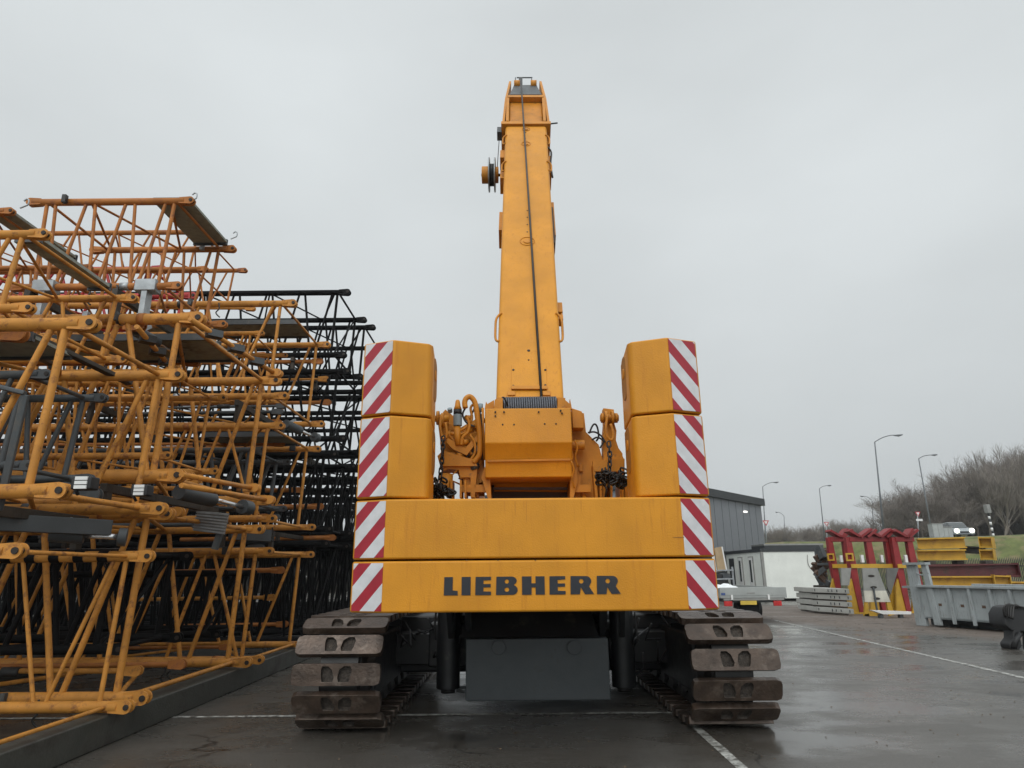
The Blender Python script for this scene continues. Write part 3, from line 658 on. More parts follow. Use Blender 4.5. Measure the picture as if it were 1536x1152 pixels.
# hoist rope
pr = [bl(bu(812, 597), bv_(600), .03), bl(bu(781.5, 128), bv_(128), .08)]
MB().tube(pr, .017, 8).build("hoist_rope", DARK, boom)
# cable reel on the left flank
def bcyl(name, m, u0, u1, v, w, r_, par, n=28, bev=0): return MB().tube([bl(u0, v, w), bl(u1, v, w)], r_, n).build(name, m, par, bevel=bev)
vr = bv_(238); wr = -.35
reel = bcyl("cable_reel", YEL2, bu(720, 260), bu(730, 260), vr, wr, .17, boom, bev=.01)
bcyl("cable_winding", BLK, bu(731, 260), bu(740, 260), vr, wr, .22, reel)
for px in (731.5, 740.5): bcyl("reel_flange", GALV, bu(px, 260)-.012, bu(px, 260)+.012, vr, wr, .34, reel, 40)
bcyl("reel_hub", YEL2, bu(741, 260), bu(746, 260), vr, wr, .16, reel)
bcyl("reel_axle", DARK, bu(719, 260), bu(757, 260), vr, wr, .03, reel, 10)
for py in (220, 250):
    bpart("reel_bracket", YEL2, bu(750, py), -W2+.01, bv_(py)-.16, bv_(py)+.16, wr-.15, wr+.2)
MB().tube([bl(bu(744, 250), vr+.15, wr), bl(bu(749, 188), VC, -.2)], .008, 6).build("reel_cable", DARK, reel)
bpart("cable_guide", DGREY, -.62, -.52, VC-.12, VC+.12, -.3, -.1)
for py, s_, h_ in ((309, -1, .3), (207, -1, .08), (305, 1, .55), (225, 1, .35)):
    bpart("side_bracket", YEL2, s_*W2-.02 if s_ > 0 else -W2-.07, s_*W2+.07 if s_ > 0 else -W2+.02, bv_(py)-h_, bv_(py)+h_, -.7, -.3)
bpart("side_box", BELLY, W2, W2+.045, bv_(345), bv_(292), -.75, -.25)
for y0, y1 in ((452, 438), (463, 456)):
    bpart("limit_switch", YEL2, W2+.0, bu(845, 450), bv_(y0), bv_(y1), -.35, -.2)
bpart("switch_plate", YEL2, bu(842, 450), bu(844.5, 450), bv_(463), bv_(438), -.33, -.22)
MB().tube([bl(W2+.05, VC+.25, -.1), bl(W2+.25, VC+.30, -.1)], .018, 6).build("antenna_rod", DGREY, boom)
MB().tube([bl(W2+.02, bv_(200), -.3), bl(W2+.09, bv_(208), -.3), bl(W2+.06, bv_(225), -.3), bl(W2+.08, bv_(245), -.3)], .02, 6).build("hose", DARK, boom)

# ------------------------------------------------------------------ chains
def link_mesh():
    mb = MB(); pts = []
    for k in range(16):
        a = 2*math.pi*k/16; pts.append((.021*math.cos(a), 0, .022*math.sin(a)+(.018 if math.sin(a) >= 0 else -.018)))
    mb.tube(pts, .0095, 6, closed=True); o = mb.build("chain_link", CHN); me = o.data; bpy.data.objects.remove(o); return me
LK = link_mesh()
def chain(label, path, pile, group=None):
    """hanging run along path (3D points), then a heap of links"""
    t = thing("lifting_chain", label, "chain", path[-1])
    d = 0; seg = []
    for a, b in zip(path[:-1], path[1:]):
        L_ = (b-a).length; n = max(1, int(L_/.055))
        for i in range(n): seg.append((a+(b-a)*(i+.5)/n, (b-a).normalized()))
    for i, (p, dr_) in enumerate(seg):
        o = bpy.data.objects.new("chain_link", LK); col.objects.link(o); o.parent = t
        q = dr_.to_track_quat('Z', 'Y'); o.rotation_mode = 'QUATERNION'
        o.rotation_quaternion = q @ Matrix.Rotation(math.pi/2*(i % 2)+.3, 3, 'Z').to_quaternion(); o.location = p-t.location
    rr = random.Random(4)
    for c, sx, sy, sz, n in pile:
        for i in range(n):
            o = bpy.data.objects.new("chain_link", LK); col.objects.link(o); o.parent = t
            o.rotation_euler = (rr.uniform(0, 6), rr.uniform(0, 6), rr.uniform(0, 6)); o.scale = (1.2, 1.2, 1.2)
            o.location = c+Vector((rr.gauss(0, sx), rr.gauss(0, sy), rr.gauss(0, sz)))-t.location
Yc = YF+1.13
chain("rusty dark chain hanging left of the winch, its heap draped over the counterweight edge", [P(665, 655, Yc+.1), P(664, 680, Yc), P(661, 710, Yc), P(657, 735, Yc-.05)],
      [(P(656, 737, Yc), .035, .03, .05, 34), (P(670, 739, Yc), .04, .03, .02, 16), (P(655, 750, YF-.0)+Vector((0, -.03, -.0)), .012, .008, .03, 0)])
chain("rusty dark chain hanging right of the winch, its heap piled on the ribbed bracket", [P(913, 663, Yc+.15), P(915, 685, Yc+.1), P(914, 708, Yc+.05)],
      [(P(915, 716, Yc+.05), .07, .03, .03, 40), (P(927, 722, Yc+.05), .04, .03, .04, 16), (P(902, 718, Yc+.05), .04, .02, .015, 10)])

# ================================================================== LATTICE SECTIONS
def eye(mb, p, d, r, t):
    """forked lug: two round-ended cheek plates pointing along d (+-x)"""
    for oy in (-t, t):
        pts = []
        for k in range(9):
            a = -math.pi/2+math.pi*k/8; pts.append(Vector((p.x+d*(r*.9+r*math.cos(a)), p.y+oy-t*.3, p.z+r*math.sin(a))))
        pts += [Vector((p.x-d*r*1.8, p.y+oy-t*.3, p.z+r*.8)), Vector((p.x-d*r*1.8, p.y+oy-t*.3, p.z-r*.8))]
        mb.prism(pts, (0, t*.6, 0))
def lattice(label, x1, length, y0, y1, z0, z1, rc, rb, m, pan=1.3, group=None, cat="crane section", walk=None, ends=True, seed=0, skew=0, nb=7, cm=None):
    t = thing("lattice_section", label, cat, (x1, (y0+y1)/2, z0), group)
    rr = random.Random(seed); x0 = x1-length; cm = cm or m
    if m in (TY, TY2): rc *= .76; rb *= .62; pan *= .86
    cs = {}
    for iy, y in enumerate((y0, y1)):
        for iz, z in enumerate((z0, z1)):
            c = MB(); c.tube([(x0, y, z), (x1-.05, y, z)], rc, 12)
            eye(c, Vector((x1-.02, y, z)), 1, rc*1.12, rc*.6); eye(c, Vector((x0+.02, y, z)), -1, rc*1.12, rc*.6)
            o = c.build("chord", cm, t); cs[iy, iz] = o
            MB().tube([(x1+rc*.9, y-rc*1.02, z), (x1+rc*.9, y+rc*1.02, z)], rc*.48, 12).build("lug_bore", PIN, o)
    def br(a, b, r_=rb, nm="brace"):
        MB().tube([a, b], r_, nb, cap=False).build(nm, m, t)
    n = max(1, round((length-.5)/pan)); st = (length-.5)/n; xe = x1-.25
    for iy, y in enumerate((y0, y1)):
        for k in range(n):
            a = xe-k*st; b = a-st*.5; c = a-st
            if (k+iy) % 2 == 0 and pan > 1.0 and not skew:
                br((a-.06, y, z0), (b, y, z1)); br((b-.1, y, z1), (c+.06, y, z0))
            else:
                br((a-.06, y, z1), (b, y, z0)); br((b-.1, y, z0), (c+.06, y, z1))
        br((xe, y, z0), (xe+.06, y, z1), rb*1.15, "post"); br((xe-n*st, y, z0), (xe-n*st-.06, y, z1), rb*1.15, "post")
    for iz, z in enumerate((z0, z1)):
        for k in range(n):
            a = xe-k*st; c = a-st
            if k % 2 == 0: br((a, y0, z), (c, y1, z), rb*.8)
            else: br((a, y1, z), (c, y0, z), rb*.8)
        br((xe+.08, y0, z), (xe+.08, y1, z), rb*.9, "end_tie"); br((x0+.2, y0, z), (x0+.2, y1, z), rb*.9, "end_tie")
    if m is TBK: br((xe+.05, y0, z0), (xe+.05, y1, z1), rb*.7, "end_tie")
    if walk:
        w0, w1, yy0, yy1 = walk
        zt = z1+rc+.02
        wk = MB().box((x1-w1, yy0, zt-.015), (x1-w0, yy1, zt+.02)).build("walkway", WALK, t)
        for yy in (yy0, yy1): MB().box((x1-w1, yy-.02, zt-.05), (x1-w0, yy+.02, zt+.045)).build("walkway_edge", DGREY, wk)
    return t
XE = -4.0
Z0 = .40
SEC = [
 # label, x1, length, y0, y1, z0, z1, rc, rb, mat, panel, walkway
 ("nearest yellow lattice section, with a black-banded top chord, at the photo's lower left corner", XE+.02, 5.0, 5.35, 7.28, Z0-.04, 1.84, .075, .036, TY, 1.3, None),
 ("large yellow lattice section lying on the kerb, its bottom lug nearest the white line", XE-.03, 6.5, 7.66, 10.5, Z0-.02, 2.32, .085, .055, TY, 1.55, None),
 ("lowest yellow lattice section in front of the black ones, on the kerb's far half", XE, 8.0, 10.95, 13.2, Z0-.04, 2.0, .075, .045, TY, 1.4, None),
 ("yellow lattice section with lamp boxes, second from the ground at the left edge", XE, 5.0, 5.75, 7.42, 2.36, 3.92, .085, .05, TY, 1.35, (0.9, 3.2, 6.3, 6.9)),
 ("large yellow lattice section with mesh walkway and the thickest lug, second from the ground", XE, 6.5, 7.7, 10.5, 2.77, 4.75, .095, .055, TY, 1.55, (0.25, 3.6, 8.6, 9.6)),
 ("yellow lattice section second from the ground, in front of the black stacks", XE, 8.0, 10.95, 13.15, 2.52, 4.08, .075, .042, TY, 1.4, (.3, 1.8, 12.0, 12.9)),
 ("yellow lattice section topmost in front of the black stacks with a mesh walkway", XE, 8.5, 11.0, 13.25, 4.62, 6.36, .08, .042, TY, 1.45, (.25, 3.4, 12.1, 12.9)),
 ("shallow yellow lattice section crossing the photo's left edge above the lamp boxes", -4.72, 4.5, 5.9, 7.5, 4.15, 4.95, .062, .036, TY, .8, (.15, .42, 6.1, 7.3)),
 ("short yellow lattice section standing highest against the sky, on grey saddle brackets", -4.46, 2.15, 8.0, 9.40, 5.34, 6.62, .065, .036, TY2, .72, (.02, .55, 8.1, 9.3)),
 ("weathered orange lattice section of thin tubes behind the highest one", -5.2, 6.0, 10.1, 11.6, 6.62, 7.32, .055, .028, TY2, .85, None),
 ("dark green edged lattice section at the upper left corner of the stack", -6.4, 4.5, 7.4, 9.0, 5.0, 6.12, .055, .030, TY2, .8, (.05, .4, 7.5, 8.8)),
]
secs = []
for i, (lb, x1, ln, y0, y1, z0, z1, rc, rb, m, pan, wk) in enumerate(SEC):
    secs.append(lattice(lb, x1, ln, y0, y1, z0, z1, rc, rb, m, pan, "yellow crane boom sections stored in stacks", walk=wk, seed=i, skew=(i in (1, 3, 6, 8))))
lattice("red-chorded lattice section lying behind the grey saddle brackets", -7.0, 5.0, 11.9, 13.2, 6.75, 7.5, .07, .03, TRED, .9, "yellow crane boom sections stored in stacks", skew=1)
for k, (lb, xo, ln, ya, yb, za, zb, rc, rb, m, pan) in enumerate((
    ("slim black jib section nested inside the large lowest yellow section on the kerb", XE-.75, 5.6, 8.35, 9.75, .80, 1.90, .06, .034, TBK, .72),
    ("slim yellow jib section nested inside the section with the thickest lug", XE-.55, 5.8, 8.5, 9.9, 3.15, 4.30, .06, .034, TY, .70),
    ("slim black jib section nested inside the lowest yellow section before the black stacks", XE-.9, 7.0, 11.4, 12.7, .70, 1.66, .055, .032, TBK, .75),
    ("slim yellow jib section nested inside the topmost yellow section before the black stacks", XE-.7, 7.2, 11.5, 12.8, 5.0, 5.98, .055, .032, TY, .75),
    ("dark grey jib section nested inside the second yellow section before the black stacks", XE-.45, 7.4, 11.4, 12.75, 2.85, 3.75, .05, .030, DGREY, .7),
    ("slim dark section nested inside the section with lamp boxes", XE-.6, 4.2, 6.15, 7.05, 2.65, 3.55, .045, .026, DGREY, .62),
)):
    lattice(lb, xo, ln, ya, yb, za, zb, rc, rb, m, pan, "slim jib sections nested inside the larger ones", seed=40+k, skew=k % 2)
# black rows
GB = "black crane boom sections stored in stacks"
lev = [(Z0-.05, 2.25), (2.55, 4.15), (4.5, 6.05), (6.45, 8.0)]
names = ["lowest", "second lowest", "third", "topmost"]
proto = {}
rowY = [(14.2, 15.95), (16.5, 18.2), (18.9, 20.6), (21.4, 23.2)]
rown = ["nearest", "second", "third", "farthest"]
for r_, (ya, yb) in enumerate(rowY):
    for l_, (za, zb) in enumerate(lev):
        if r_ == 2 and l_ > 2 or r_ == 3 and l_ > 1: continue
        xo = XE+[.0, .05, .22, .1][l_]+[0, .12, .25, .3][r_]
        lb = "%s black lattice section in the %s row of black stacks" % (names[l_], rown[r_])
        if r_ < 2:
            t = lattice(lb, xo, 10.5 if r_ == 0 else 12.0, ya, yb, za, zb, .066, .027 if l_ > 1 else .030, TBK, (.95, .78)[l_ % 2] if l_ > 1 else .68, GB, skew=l_ % 2, nb=6)
            proto[r_, l_] = (t, ya, za)
        else:
            src, sy, sz = proto[1, l_]
            t = copy_tree(src); t["label"] = lb; t["group"] = GB
            t.location = src.location+Vector((.15*(r_-1), ya-rowY[1][0], 0))
for r_, (ya, nm) in enumerate(((24.0, "fifth"), (26.6, "sixth"), (29.4, "seventh"))):
    for l_ in range(2):
        src, sy, sz = proto[1, l_]
        t = copy_tree(src); t["label"] = "%s black lattice section in the %s row of black stacks" % (names[l_], nm); t["group"] = GB
        t.location = src.location+Vector((.3+.2*r_, ya-rowY[1][0], 0))
for r_, ya in enumerate((16.5, 20.0, 23.6, 27.4, 31.0)):
    for l_ in range(2):
        src, sy, sz = proto[1, l_]
        t = copy_tree(src); t["label"] = "%s black lattice section at the left end, %s row back" % (names[l_], ["first", "second", "third", "fourth", "fifth"][r_]); t["group"] = GB
        t.location = src.location+Vector((-12.4-.2*r_, ya-rowY[1][0], 0))
# chord with black warning bands on the nearest section
for k in range(7):
    x = XE-.35-k*.26
    MB().tube([(x, 7.28, 1.84), (x-.11, 7.28, 1.84)], .0655, 12, cap=False).build("black_band", TBK, [c for c in secs[0].children if c.name.startswith("chord")][3])
# kerb and bearers
kb = MB().box((-4.46, 3.2, 0), (-4.10, 25, .29)).build("kerb_beam", KERB, None, bevel=.02, origin=(-4.28, 14, 0)); tag(kb, "long stained concrete kerb beam under the ends of the lattice stacks", "kerb")
kb2 = MB().box((-8.6, 3.2, 0), (-8.25, 25, .29)).build("kerb_beam", KERB, None, bevel=.02, origin=(-8.4, 14, 0)); tag(kb2, "hidden second concrete kerb beam deep under the lattice stacks", "kerb")
def bearer(label, x, y0, y1, z0, z1, w=.08):
    hb_ = min(.10, (z1-z0)*.5); mb = MB().box((x-w/2, y0, z1-hb_), (x+w/2, y1, z1))
    for ya_ in (y0+.04, y1-.14): mb.box((x-w/2+.003, ya_, z0), (x+w/2-.003, ya_+.1, z1-hb_+.01))
    o = mb.build("timber_bearer", TIMB, None, bevel=.008, origin=(x, (y0+y1)/2, z0)); tag(o, label, "timber", "timber bearers between the stacked sections")
stk = [(0, 3, "section with lamp boxes"), (1, 4, "section with the thickest lug"), (2, 5, "second yellow section before the black stacks"), (5, 6, "topmost yellow section before the black stacks"), (3, 7, "shallow section at the left edge"), (4, 8, "highest short section")]
for a_, b_, nm in stk:
    A_, B_ = SEC[a_], SEC[b_]
    for k, dx in enumerate((.75, 1.9 if b_ == 8 else 3.3)):
        bearer("%s dark timber spacer under the %s" % ("right" if k == 0 else "left", nm), B_[1]-dx, max(A_[3], B_[3])-.1, min(A_[4], B_[4])+.1, A_[6]+A_[7], B_[5]-B_[7])
for l_ in range(3):
    for r_ in range(2):
        for k, dx in enumerate((1.0, 6.0)):
            bearer("timber spacer above the %s black section, %s row, %s end" % (names[l_], rown[r_], "right" if k == 0 else "left"), XE-dx-(.12*r_), rowY[r_][0]-.08, rowY[r_][1]+.08, lev[l_][1]+.06, lev[l_+1][0]-.06)
rf = random.Random(63)
for si in (0, 1, 2, 3, 4, 5, 6, 7, 8):
    sx_ = SEC[si]; t = secs[si]; rr_ = sx_[7]*.76
    for k in range(7):
        y = rf.choice([sx_[3], sx_[3], sx_[4]]); z = rf.choice([sx_[5], sx_[6]]); x = sx_[1]-rf.uniform(.3, min(sx_[2]-.3, 3.2)); w_ = rf.uniform(.03, .12)
        m_k = rf.choice([DARK, GALV, DGREY, TY2])
        if k % 3 == 0:
            MB().tube([(x-w_, y, z), (x, y, z)], rr_*1.1, 12).build("collar", m_k, t)
        elif k % 3 == 1:
            MB().box((x-w_, y-rr_-.05, z-.05), (x, y-rr_+.01, z+.07)).build("bracket_plate", m_k, t, bevel=.006)
        else:
            MB().tube([(x, y-rr_, z), (x+.03, y-rr_-.02, z-.12), (x-.02, y-rr_-.02, z-.2), (x+.05, y-rr_, z-.28)], .012, 6).build("strap_end", DARK, t)
# grey saddle brackets under the highest section
for k, px in enumerate((70, 222)):
    q = P(px, 430, 8.0)
    t = thing("saddle_bracket", "grey steel saddle bracket clamped under the highest section, %s of the two" % ("left" if k == 0 else "right"), "bracket", (q.x, 8.0, 5.0), "saddle brackets")
    MB().box((q.x-.14, 7.915, 5.25), (q.x+.14, 8.085, 5.42)).build("clamp", GALV, t, bevel=.015)
    MB().box((q.x-.035, 7.93, 4.86), (q.x+.035, 8.07, 5.25)).build("stem", GALV, t)
    MB().box((q.x-.14, 7.92, 4.82), (q.x+.12, 8.08, 4.86)).build("foot", GALV, t)
# tensioning rods with grey collars, lying on the sections
def rod(label, p0, p1, r_=.035):
    t = thing("tension_cylinder", label, "cylinder", p0, "tensioning cylinders on the lattice sections")
    d = (p1-p0)
    MB().tube([p0, p0+d*.45], r_*2.2, 16).build("cylinder_barrel", DGREY, t, bevel=.006)
    MB().tube([p0+d*.4, p1], r_*.8, 12).build("piston_rod", CHROME, t)
    MB().tube([p1-d*.10, p1+d*.02], r_*2.4, 16).build("rod_collar", DGREY, t, bevel=.006)
    MB().beam(p0+d*.05+Vector((0, 0, .02)), p0+d*.30+Vector((0, -.05, .16)), .05, .04).build("locking_lever", GALV, t)
rod("dark cylinder with bright rod, upper one below the thickest round lug", P(205, 497, 8.1), P(268, 532, 9.2))
rod("dark cylinder with bright rod lying left over the striped chord", P(75, 800, 6.9), P(188, 806, 7.2), .04)
rod("dark cylinder with bright rod beside the ribbed grey plate", P(268, 738, 8.4), P(372, 762, 9.9), .045)
rod("small dark cylinder with bright rod among the black sections", P(428, 636, 12.2), P(475, 657, 13.2), .04)
def lampbox(label, px, py, Y, w, h):
    a = P(px-w/2, py+h/2, Y); b = P(px+w/2, py-h/2, Y)
    t = thing("lamp_box", label, "lamp", (a.x, Y, a.z), "lamp boxes on the lattice section")
    MB().box((a.x, Y, a.z), (b.x, Y+.13, b.z)).build("housing", BLK, t, bevel=.015)
    for k in range(3):
        zc = a.z+(b.z-a.z)*(k+.5)/3; hh = (b.z-a.z)*.13
        MB().box((a.x+.04, Y-.012, zc-hh), (b.x-.03, Y+.004, zc+hh)).build("reflector_bar", WHT2, t)
    MB().tube([P(px-8, py+h/2, Y+.06), P(px-4, py+h/2+8, Y+.1)], .015, 6).build("arm", BLK, t)
lampbox("black lamp box with bright reflector bars, larger and left one", 121, 724, 5.68, 34, 20)
lampbox("black lamp box with bright reflector bars, smaller and right one", 208, 735, 6.55, 28, 17)
# ribbed grey plate
t = thing("ribbed_plate", "ribbed light grey steel plate hanging off the end of a yellow chord", "plate", P(320, 790, 8.8))
a = P(296, 766, 8.85); b = P(343, 770, 8.7); c = P(336, 802, 8.8); d = P(290, 796, 8.95)
MB().prism([a, b, c, d], (0, .03, 0)).build("plate", SGRY, t)
for k in range(7):
    f = (k+.5)/7; MB().beam(a.lerp(d, f)+Vector((0, -.01, 0)), b.lerp(c, f)+Vector((0, -.01, 0)), .02, .02).build("rib", GALV, t)
MB().beam(P(330, 800, 8.9), P(322, 824, 8.9), .07, .07).build("leg", DGREY, t)
# grey beams and dark struts lying in the left stack
def bar(nm, label, cat, p0, p1, w, h, m):
    o = MB().beam(p0, p1, w, h).build(nm, m, None, bevel=.008, origin=p0); return tag(o, label, cat)
bar("steel_bar", "flat grey steel beam lying level just below the lamp boxes", "beam", P(-30, 782, 6.2), P(165, 792, 7.1), .12, .16, DGREY)
bar("steel_bar", "dark brown timber leaning across the upper left sections", "beam", P(0, 480, 6.2), P(195, 575, 7.6), .10, .05, TIMB)
bar("steel_bar", "short grey bar lying on the far end of the yellow chords", "beam", P(345, 800, 11.0), P(405, 804, 11.6), .1, .2, DGREY)
bar("steel_strap", "dark pendant strap hanging down steeply at the left edge", "strap", P(38, 592, 5.7), P(-2, 765, 5.9), .07, .03, DGREY)
bar("steel_strap", "dark pendant strap crossing up to the left edge, upper one", "strap", P(38, 590, 5.7), P(-60, 566, 5.6), .06, .04, DGREY)
for k, (a, b, lb) in enumerate((((205, 490), (262, 558), "clamped yellow pendant bar below the thick lug"), ((285, 478), (412, 560), "yellow pendant bar sloping from the thick lug to the right"), ((95, 745), (262, 768), "thin yellow rod sloping under the lamp boxes"), ((40, 500), (255, 560), "thin yellow rod sloping across the walkways"), ((272, 712), (378, 732), "paired yellow pendant bar pointing right, upper one"), ((272, 728), (400, 750), "paired yellow pendant bar pointing right, lower one"))):
    pa, pb = P(*a, 7.45 if k != 2 else 6.6), P(*b, 9.2 if k in (0, 1, 4, 5) else 8.2)
    t = thing("pendant_bar", lb, "pendant", pa)
    rd = MB(); rd.tube([pa, pb], .032, 8).build("rod", TY, t)
    e = MB(); eye(e, pb, 1, .06, .04); e.build("end_lug", TY, t)
    if k in (0, 1):
        for f in (.25, .5, .75):
            q = pa.lerp(pb, f); MB().beam(q-Vector((.07, .06, 0)), q+Vector((.07, .06, 0)), .14, .09).build("clamp", DARK if k == 0 else DGREY, t)
rb_ = random.Random(19)
WH = ["lowest", "second lowest", "third lowest", "fourth lowest", "fifth lowest", "sixth lowest", "seventh lowest", "eighth lowest", "ninth lowest", "tenth lowest", "eleventh lowest", "topmost"]
for k in range(12):
    z = .5+k*.62+rb_.uniform(-.1, .1); y = rb_.uniform(13.5, 16.1); xe = XE-rb_.uniform(.1, 2.2)
    if z > 6.6: z = 6.3
    t = thing("pendant_bar", "%s of the orange pendant bars lying among the black sections" % WH[k], "pendant", (xe, y, z), None)
    mm = rb_.choice([TY, TY2, TY2]); MB().tube([(xe-rb_.uniform(2, 6), y, z), (xe, y, z+.02)], rb_.uniform(.03, .06), 8).build("rod", mm, t)
    e = MB(); eye(e, Vector((xe, y, z+.02)), 1, .07, .03); e.build("end_lug", mm, t)
rc_ = random.Random(77)
POS = ["nearest", "second nearest", "middle", "second farthest", "farthest"]
for si, nb__ in ((1, 4), (4, 5), (2, 4), (5, 4), (6, 3), (3, 3)):
    lb, x1, ln, y0, y1, z0, z1, rc, rb, m, pan, wk = SEC[si]
    what = {1: "lowest large yellow section", 4: "yellow section with the thickest lug", 2: "lowest yellow section before the black stacks", 5: "second yellow section before the black stacks", 6: "topmost yellow section before the black stacks", 3: "section with lamp boxes"}[si].replace("yellow section", "section").replace("the black stacks", "black stacks")
    ys = sorted(y0+.2+(y1-y0-.4)*(k+rc_.uniform(.2, .8))/nb__ for k in range(nb__))
    for k, y in enumerate(ys):
        xe = x1-rc_.uniform(.25, 1.1); z = z0+rb*1.6+.04 if k % 3 else z1+.05
        r_ = rc_.choice([.026, .032, .04]); mm = rc_.choice([TY, TY2, TY2, DGREY])
        t = thing("pendant_bar", "%s pendant bar lying lengthwise in the %s" % (POS[k], what), "pendant", (xe, y, z))
        dz = rc_.uniform(-.02, .05)
        MB().tube([(xe-ln*.8, y+rc_.uniform(-.2, .2), z+dz), (xe, y, z)], r_, 8).build("rod", mm, t)
        e = MB(); eye(e, Vector((xe, y, z)), 1, r_*1.9, .03); e.build("end_lug", mm, t)
        if k % 2:
            f = rc_.uniform(.6, 1.6); MB().tube([(xe-f-.22, y, z), (xe-f, y, z)], r_*1.8, 10).build("sleeve", DARK, t)
# shackle ends and small hooks at lug tips
for k, (px, py, Y, lb) in enumerate(((291, 299, 8.0, "small wire hook at the tip of the highest chord"), (352, 356, 9.4, "small wire hook behind the highest walkway"), (38, 309, 7.4, "dark pin hook at the upper left corner"))):
    p = P(px, py, Y); n = 10
    o = MB().tube([p+Vector((-.06, 0, -.03)), p, p+Vector((.03, 0, .02)), p+Vector((.03, 0, .08)), p+Vector((0, 0, .1)), p+Vector((-.03, 0, .07))], .010, 6).build("safety_hook", GALV, None, origin=p); tag(o, lb, "hook")
# ================================================================== RIGHT BACKGROUND
# hall
A = Vector((8.5, 40.6, 0)); B = Vector((20.2, 54.0, 0)); d = (B-A).normalized(); n_ = Vector((-d.y, d.x, 0))
hall = thing("storage_hall", "large plain grey clad hall with dark flat roof edge behind the crane", "building", A)
Hh = P(1136, 754, 54.0).z
MB().prism([A, B, B+n_*14, A+n_*14], (0, 0, Hh-.25)).build("wall", HALL, hall)
MB().prism([A-d*.2-n_*.25+Vector((0, 0, Hh-.25)), B+d*.25-n_*.25+Vector((0, 0, Hh-.25)), B+d*.25+n_*14, A-d*.2+n_*14] if 0 else [q+Vector((0, 0, Hh-.25)) for q in (A-d*.2-n_*.25, B+d*.3-n_*.25, B+d*.3+n_*14, A-d*.2+n_*14)], (0, 0, .55)).build("roof", HTRIM, hall)
MB().prism([A-n_*.05, B-n_*.05, B-n_*.002, A-n_*.002], (0, 0, 2.9)).build("plinth", HTRIM, hall)
for k in range(1, 14):
    q = A.lerp(B, k/14); MB().beam(q-n_*.012+Vector((0, 0, 2.95)), q-n_*.012+Vector((0, 0, Hh-.3)), .03, .02).build("cladding_joint", mat("joint grey", (.12, .13, .14), .6) if k == 1 else MATS["joint grey"], hall)
q = A.lerp(B, .80)+Vector((0, 0, Hh-.95)); MB().beam(q-n_*.1-d*.2, q-n_*.1+d*.2, .15, .12).build("wall_lamp", mat("lit wall lamp", (1, .97, .9), .4, emit=1.5), hall)
# site cabin
X0, X1, Yc0, Yc1 = P(1145, 860, 37).x, P(1226, 860, 37).x, 37, 43.2
zt = P(1180, 827, 37).z
cab = thing("site_cabin", "white site cabin with two tall narrow windows beside the grey hall", "cabin", (X0, Yc0, 0))
MB().box((X0, Yc0, .12), (X1, Yc1, zt)).build("wall", WHT, cab, bevel=.03)
MB().box((X0-.06, Yc0-.06, zt), (X1+.06, Yc1+.06, zt+.16)).build("roof", HTRIM, cab)
MB().box((X0-.04, Yc0-.04, .0), (X0+.1, Yc0+.1, zt)).build("corner_post", SGRY, cab)
for k, y in enumerate((38.3, 40.1)):
    w = MB().box((X0-.05, y, .55), (X0-.006, y+.75, 2.35)).build("window", SGRY, cab); MB().box((X0-.07, y+.08, .60), (X0-.052, y+.67, 2.30)).build("frame", WHT2, w)
    MB().box((X0-.08, y+.24, .95), (X0-.072, y+.52, 2.15)).build("pane", GLS, w)
MB().box((X0-.03, 41.7, .2), (X0-.006, 42.6, 2.3)).build("door", HTRIM, cab)
MB().tube([P(1211, 832, 36.98), P(1212, 845, 36.98), P(1217, 853, 36.98), P(1224, 853, 36.98), P(1227, 846, 36.98)], .02, 6).build("cable", SGRY, cab)
# dark flat container behind it
a = P(1146, 820, 46).x; b = P(1222, 820, 46).x
dk = thing("dark_container", "long dark container standing behind the white cabin", "container", (a, 46, 0))
MB().box((a, 46, 0), (b+.6, 48.5, P(1180, 817, 46).z)).build("body", HTRIM, dk, bevel=.04)
MB().box((a, 45.97, P(1180, 818, 46).z), (b+.6, 48.5, P(1180, 815.5, 46).z)).build("top_rail", SGRY, dk)
# flatbed trailer
YT = 22.0
xa, xb = P(1080, 890, YT).x, P(1180, 890, YT).x
def zt_(py, Y=YT): return P(1130, py, Y).z
ALU = mat("dull aluminium", (.36, .375, .36), .45, metal=.2, var=.15, scale=2, c2=(.2, .2, .18), cover=.2)
tr = thing("flatbed_trailer", "white flatbed trailer seen from behind with a yellow number plate", "trailer", (xa, YT, 0))
bd = MB().box((xa, YT, zt_(897)), (xb, YT+.05, zt_(881))).build("tailboard", ALU, tr, bevel=.01)
MB().box((xa+.08, YT-.012, zt_(893)), (xb-.08, YT-.001, zt_(885))).build("board_panel", ALU, bd)
for f in (.17, .72): MB().box((xa+(xb-xa)*f-.03, YT-.04, zt_(899.5)), (xa+(xb-xa)*f+.03, YT-.013, zt_(892))).build("latch", WHT2, bd)
MB().box((xa+(xb-xa)*.40, YT-.02, zt_(890.5)), (xa+(xb-xa)*.52, YT-.013, zt_(888.7))).build("badge", SGRY, bd)
MB().box((xa+.03, YT-.02, zt_(892.5)), (xa+.16, YT-.013, zt_(889))).build("sticker", mat("blue sticker", (.05, .09, .25), .5), bd)
for s_ in (xa, xb-.05): MB().box((s_, YT+.05, zt_(897)), (s_+.05, YT+5.0, zt_(882))).build("sideboard", ALU, tr)
MB().box((xa+.05, YT+.05, zt_(897)-.02), (xb-.05, YT+5.0, zt_(897)+.03)).build("deck", SGRY, tr)
MB().box((xa+.3, YT+.15, zt_(904)), (xb-.3, YT+4.8, zt_(897)-.02)).build("chassis", DGREY, tr)
MB().box((xa+.1, YT, zt_(900.5)), (xb-.1, YT+.06, zt_(897.3))).build("rear_bar", SGRY, tr)
px_ = P(1123, 904, YT-.02)
MB().box((px_.x-.26, YT-.02, zt_(907)), (px_.x+.26, YT, zt_(901))).build("number_plate", PLATE, tr)
